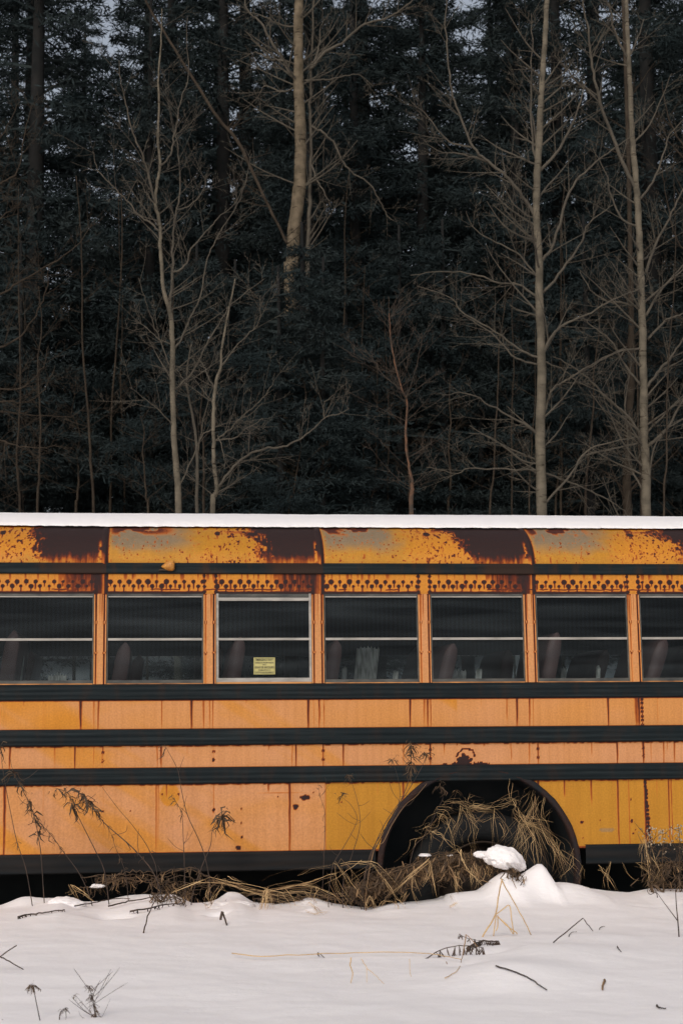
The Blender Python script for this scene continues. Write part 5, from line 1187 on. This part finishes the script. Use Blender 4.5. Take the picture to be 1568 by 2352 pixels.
# snow cap on the heap
def blob(name, label, c, rx, ry, rz, seed, dip=0):
    import bmesh
    bm = bmesh.new(); bmesh.ops.create_icosphere(bm, subdivisions=5, radius=1)
    for v in bm.verts:
        n = v.co.copy(); a = fbm(np.array([n.x * 1.6 + 9 + n.z]), np.array([n.y * 1.6 + n.z * 1.1 + seed]), seed, 3)[0] - .5
        bb = fbm(np.array([n.x * 6 + 9 + n.z * 3]), np.array([n.y * 6 + n.z * 4 + seed]), seed + 3, 3)[0] - .5
        r = 1 + .55 * a + (.22 if n.z < 0 else .06) * bb * 2
        low = .55 if n.z < 0 else 1
        v.co = Vector((n.x * r * rx, n.y * r * ry, n.z * r * rz * low + dip * n.x * rz))
    me = bpy.data.meshes.new(name); bm.to_mesh(me); bm.free(); me.polygons.foreach_set('use_smooth', np.full(len(me.polygons), True)); me.materials.append(SNOW)
    at = me.attributes.new('soil', 'FLOAT', 'POINT')
    o = bpy.data.objects.new(name, me); o.location = tuple(c); COL.objects.link(o); tag(o, label, 'snow'); return o
capm = hit(1154, 1976, -.40)
o = blob('snow_clump', 'large clump of snow caught on the brown weeds before the wheel', capm, .120, .12, .092, 4, -.22)
c2 = MB()
blob('snow_clump', 'small tapering lump of snow joined to the left of the large clump', hit(1108, 1965, -.37), .062, .06, .026, 9)
blob('snow_clump', 'rounded lump of snow hanging from the right end of the large clump', hit(1190, 1990, -.38), .045, .05, .058, 14)
blob('snow_clump', 'thin patch of snow on top of the heap at the left of the arch', hit(975, 1965, -.25), .04, .05, .012, 21)
blob('snow_clump', 'tiny fleck of snow in the middle of the heap top', hit(1032, 1965, -.25), .022, .03, .006, 23)
blob('snow_clump', 'greyish snow lump on the low weed heap at left', hit(224, 2036, -.12), .045, .04, .016, 25)
blob('snow_clump', 'rounded snow pillow bulging under the long straws', hit(530, 2088, -.40), .15, .16, .05, 31)
blob('snow_clump', 'rounded snow lump at the edge under the left weeds', hit(152, 2083, -.38), .12, .12, .06, 33)
heap('dark weed tuft showing through under the snow clump', [[(1150, 1995), (1170, 2000), (1195, 2005)], [(1160, 2000), (1180, 2008), (1200, 2012)], [(1165, 1995), (1185, 2000), (1200, 2015)]], -.44, 410, 40, lsize=.05)

# twigs and straws lying in the open snow
def on_snow(label, pts, r, mat, up=.006, name='twig', lift=None, leaves=0, seed=0, cat='plant', lsize=.03, extra=()):
    """pts: picture points whose positions are found on the snow; lift gives heights above it"""
    R = random.Random(seed); P = []
    if lift is None:
        for a, c in pts: p = hit_snow(a, c); p[2] = float(snow_h(p[0], p[1])) + up; P.append(p)
    else:
        Y = hit_snow(*lift)[1]; P = [hit(a, c, Y) for a, c in pts]
    b = MB(); Ps = np.array(P) if lift is not None and len(P) < 4 else smooth_path(P, 4)
    if lift is not None and len(P) < 4: Ps = np.concatenate([np.linspace(P[i], P[i + 1], 6)[:-1] for i in range(len(P) - 1)] + [[P[-1]]])
    Ps = Ps + np.array([[R.gauss(0, .0012), 0, R.gauss(0, .0012)] for _ in Ps])
    b.tube(Ps, np.linspace(r, r * .6, len(Ps)), 6)
    for ex in extra:
        Y = hit_snow(*lift)[1] if lift else P[0][1]
        Q = np.array([hit(a, c, Y) for a, c in ex]); b.tube(smooth_path(Q, 4), r * .7, 5)
    for i in range(leaves):
        p = Ps[R.randrange(len(Ps))]; L = lsize * R.uniform(.6, 1.4); sx = R.gauss(0, .3)
        q = [p, p + np.array([sx * L * .4, 0, -.4 * L]), p + np.array([sx * L, 0, -.8 * L]), p + np.array([sx * L + .15 * L, 0, -L])]
        b.ribbon(q, [.001, .0035, .003, .0005], (1, R.gauss(0, 1), 0))
    ref = Ps[0]; b.V = [v - ref for v in b.V]; o = b.build(name, mat); o.location = tuple(ref); tag(o, label, cat); return o
on_snow('two straw stalks forming a tall narrow tent over the snow', gr([(640, 410), (672, 355), (705, 300), (718, 220), (735, 140), (735, 142), (780, 220), (830, 310), (870, 390)]), .0042, STRAW, lift=gr([(870, 392)])[0], name='bent_straw', seed=1,
        extra=[gr([(708, 296), (740, 272), (770, 255), (780, 320), (790, 385)]), gr([(712, 300), (755, 345), (800, 378), (804, 386)]), gr([(708, 300), (702, 350), (697, 395)]), gr([(716, 300), (716, 350), (708, 370)]), gr([(720, 310), (760, 345), (786, 385)])])
on_snow('thin dark twig bent in a wide angle above the snow', gr([(968, 425), (1108, 312), (1153, 372)]), .0032, STEM, lift=gr([(968, 427)])[0], seed=2)
on_snow('knobbly brown twig lying on the snow below the withered frond', gr([(708, 543), (760, 560), (820, 580), (880, 612), (910, 635), (940, 655)]), .0038, STEM, up=.008, seed=3)
on_snow('long pale straw lying nearly level across the snow', gl([(1065, 495), (1200, 508), (1366, 500)]) + gr([(60, 491), (240, 488), (400, 497), (480, 510), (550, 522)]), .003, STRAW, up=.02, name='lying_straw', seed=4)
on_snow('brown withered frond arching over the snow with hanging leaves', gr([(385, 498), (450, 460), (520, 442), (600, 440), (650, 450)]), .0032, STEM, lift=gr([(385, 500)])[0], leaves=34, seed=5, name='withered_frond', lsize=.055)
on_snow('matted dark leaves half buried at the end of the frond', gr([(575, 470), (610, 455), (650, 435), (690, 437), (720, 438)]), .006, STEM, up=.02, leaves=70, seed=6, name='leaf_litter', lsize=.035)
on_snow('tiny sprig with twiggy top standing left of the matted leaves', gr([(540, 385), (575, 405), (620, 412), (660, 420), (700, 430)]), .0018, STEM, lift=gr([(600, 445)])[0], leaves=16, seed=7, lsize=.02)
on_snow('short upright straw crossing the withered frond', gr([(570, 390), (562, 450), (548, 520)]), .0028, STRAW_D, lift=gr([(548, 520)])[0], seed=8, name='lying_straw', extra=[gr([(575, 390), (600, 415), (625, 445)]), gr([(480, 512), (497, 556)])])
on_snow('pale grass tips lying on the snow under the withered frond', gr([(475, 595), (505, 578), (530, 562), (545, 540)]), .0022, STRAW, seed=9, name='lying_straw')
on_snow('drooping straw leaf hanging from the long pale straw', gr([(45, 492), (40, 530), (52, 570), (40, 612)]), .003, STRAW, lift=gr([(40, 612)])[0], seed=10, name='lying_straw')
on_snow('thin straw slanting down to the snow right of the drooping leaf', gr([(92, 500), (120, 545), (160, 580), (195, 615)]), .0018, STRAW, lift=gr([(195, 616)])[0], seed=11, name='lying_straw', extra=[gr([(115, 545), (116, 608)]), gr([(312, 498), (314, 560), (320, 582)])])
on_snow('small brown curled leaf lying alone on the snow at lower right', gr([(1208, 606), (1200, 625), (1194, 650)]), .006, STRAW_D, seed=12, name='curled_leaf')
on_snow('tiny dark twig with a knob on the snow at right', gr([(1265, 450), (1272, 462), (1282, 477)]), .0028, STEM, seed=13)
on_snow('short dark stick at the bottom right of the photo', gr([(1445, 722), (1460, 734), (1488, 737)]), .004, STEM, seed=14)
on_snow('dark forked stick at the left edge of the snow', gl([(-20, 478), (5, 490), (60, 520), (110, 550)]), .0042, STEM, lift=gl([(110, 550)])[0], seed=15, extra=[gl([(5, 488), (40, 462), (78, 438)])])
on_snow('rough dark stick lying at the snow edge near the left', gl([(85, 318), (130, 306), (180, 300), (240, 292), (297, 284)]), .0058, STEM, up=.012, seed=16, name='stick', leaves=16, lsize=.015)
on_snow('longer dark stick pointing up right below the left weeds', gl([(500, 275), (540, 265), (590, 255), (670, 237), (710, 230)]), .0055, STEM, up=.02, seed=17, name='stick')
on_snow('thin dark stick curving over the snow hollow at left', gl([(343, 280), (390, 268), (430, 262), (520, 246), (600, 246)]), .004, STEM, up=.025, seed=18, name='stick')
on_snow('dark stick lying right of the snow hollow', gl([(600, 297), (680, 286), (750, 270), (840, 262)]), .0055, STEM, up=.02, seed=19, name='stick', leaves=22, lsize=.02)
on_snow('slanting dark stem stuck in the snow under the withered leaf clump', gl([(658, 382), (675, 320), (700, 255), (735, 190)]), .0042, STEM, lift=gl([(658, 382)])[0], seed=20, name='stick')
on_snow('short broken brown stub standing in the snow below the straws', gl([(1013, 322), (1020, 284), (1030, 310), (1042, 348)]), .0075, STEM, lift=gl([(1042, 348)])[0], seed=21, name='stick')
on_snow('tiny brown twig above the left end of the long pale straw', gl([(1458, 472), (1464, 488), (1459, 470), (1490, 495)]), .003, STEM, lift=gl([(1490, 495)])[0], seed=22)
on_snow('fine dark twiglet lying on the snow beneath the bent twig', gr([(1040, 402), (1055, 385), (1080, 380)]), .0022, STEM, seed=23)
on_snow('short bowed grass tip at the right of the bent twig', gr([(1182, 368), (1192, 358), (1210, 355)]), .0022, STEM, seed=24)
def fg(label, pts, leaves, tops, seed, side=0, r=.003, Y=-3.9, ts=.035):
    return weed(label, pts, Y, r * .8, [(a_, n_ * 2, s_ * 1.2) for a_, n_, s_ in leaves], tops * 2, seed=seed, side=side, topsize=ts, name='foreground_weed')
fg('blurred seed stalk nearest the lower left corner with a dark head', gl([(150, 622), (158, 650), (168, 700), (188, 800), (195, 850)]), [(.0, 10, .02), (.1, 5, .015)], 5, 51, ts=.016)
fg('blurred branching weed right of the corner seed stalk', gl([(410, 625), (425, 680), (435, 740), (450, 800), (455, 850)]), lv(.0, .7, 8, 5, .018), 3, 52, side=10, ts=.014)
fg('low blurred twig leaning into the branching foreground weed', gl([(345, 665), (390, 715), (430, 765), (455, 810), (460, 850)]), lv(.0, .4, 3, 3, .012), 2, 53, side=4, r=.0018, ts=.01)
fg('small hooked blurred weed at the bottom between the corner stalks', gl([(298, 732), (280, 742), (274, 780), (270, 850)]), [(.0, 6, .018), (.2, 4, .015)], 3, 54, ts=.014)
fg('dark curled tip peeking over the bottom left corner', gl([(5, 795), (20, 785), (35, 800), (40, 850)]), [(.3, 8, .015)], 2, 55, ts=.012)
print('objects', len(bpy.data.objects), 'polys', sum(len(o.data.polygons) for o in bpy.data.objects if o.type == 'MESH'))
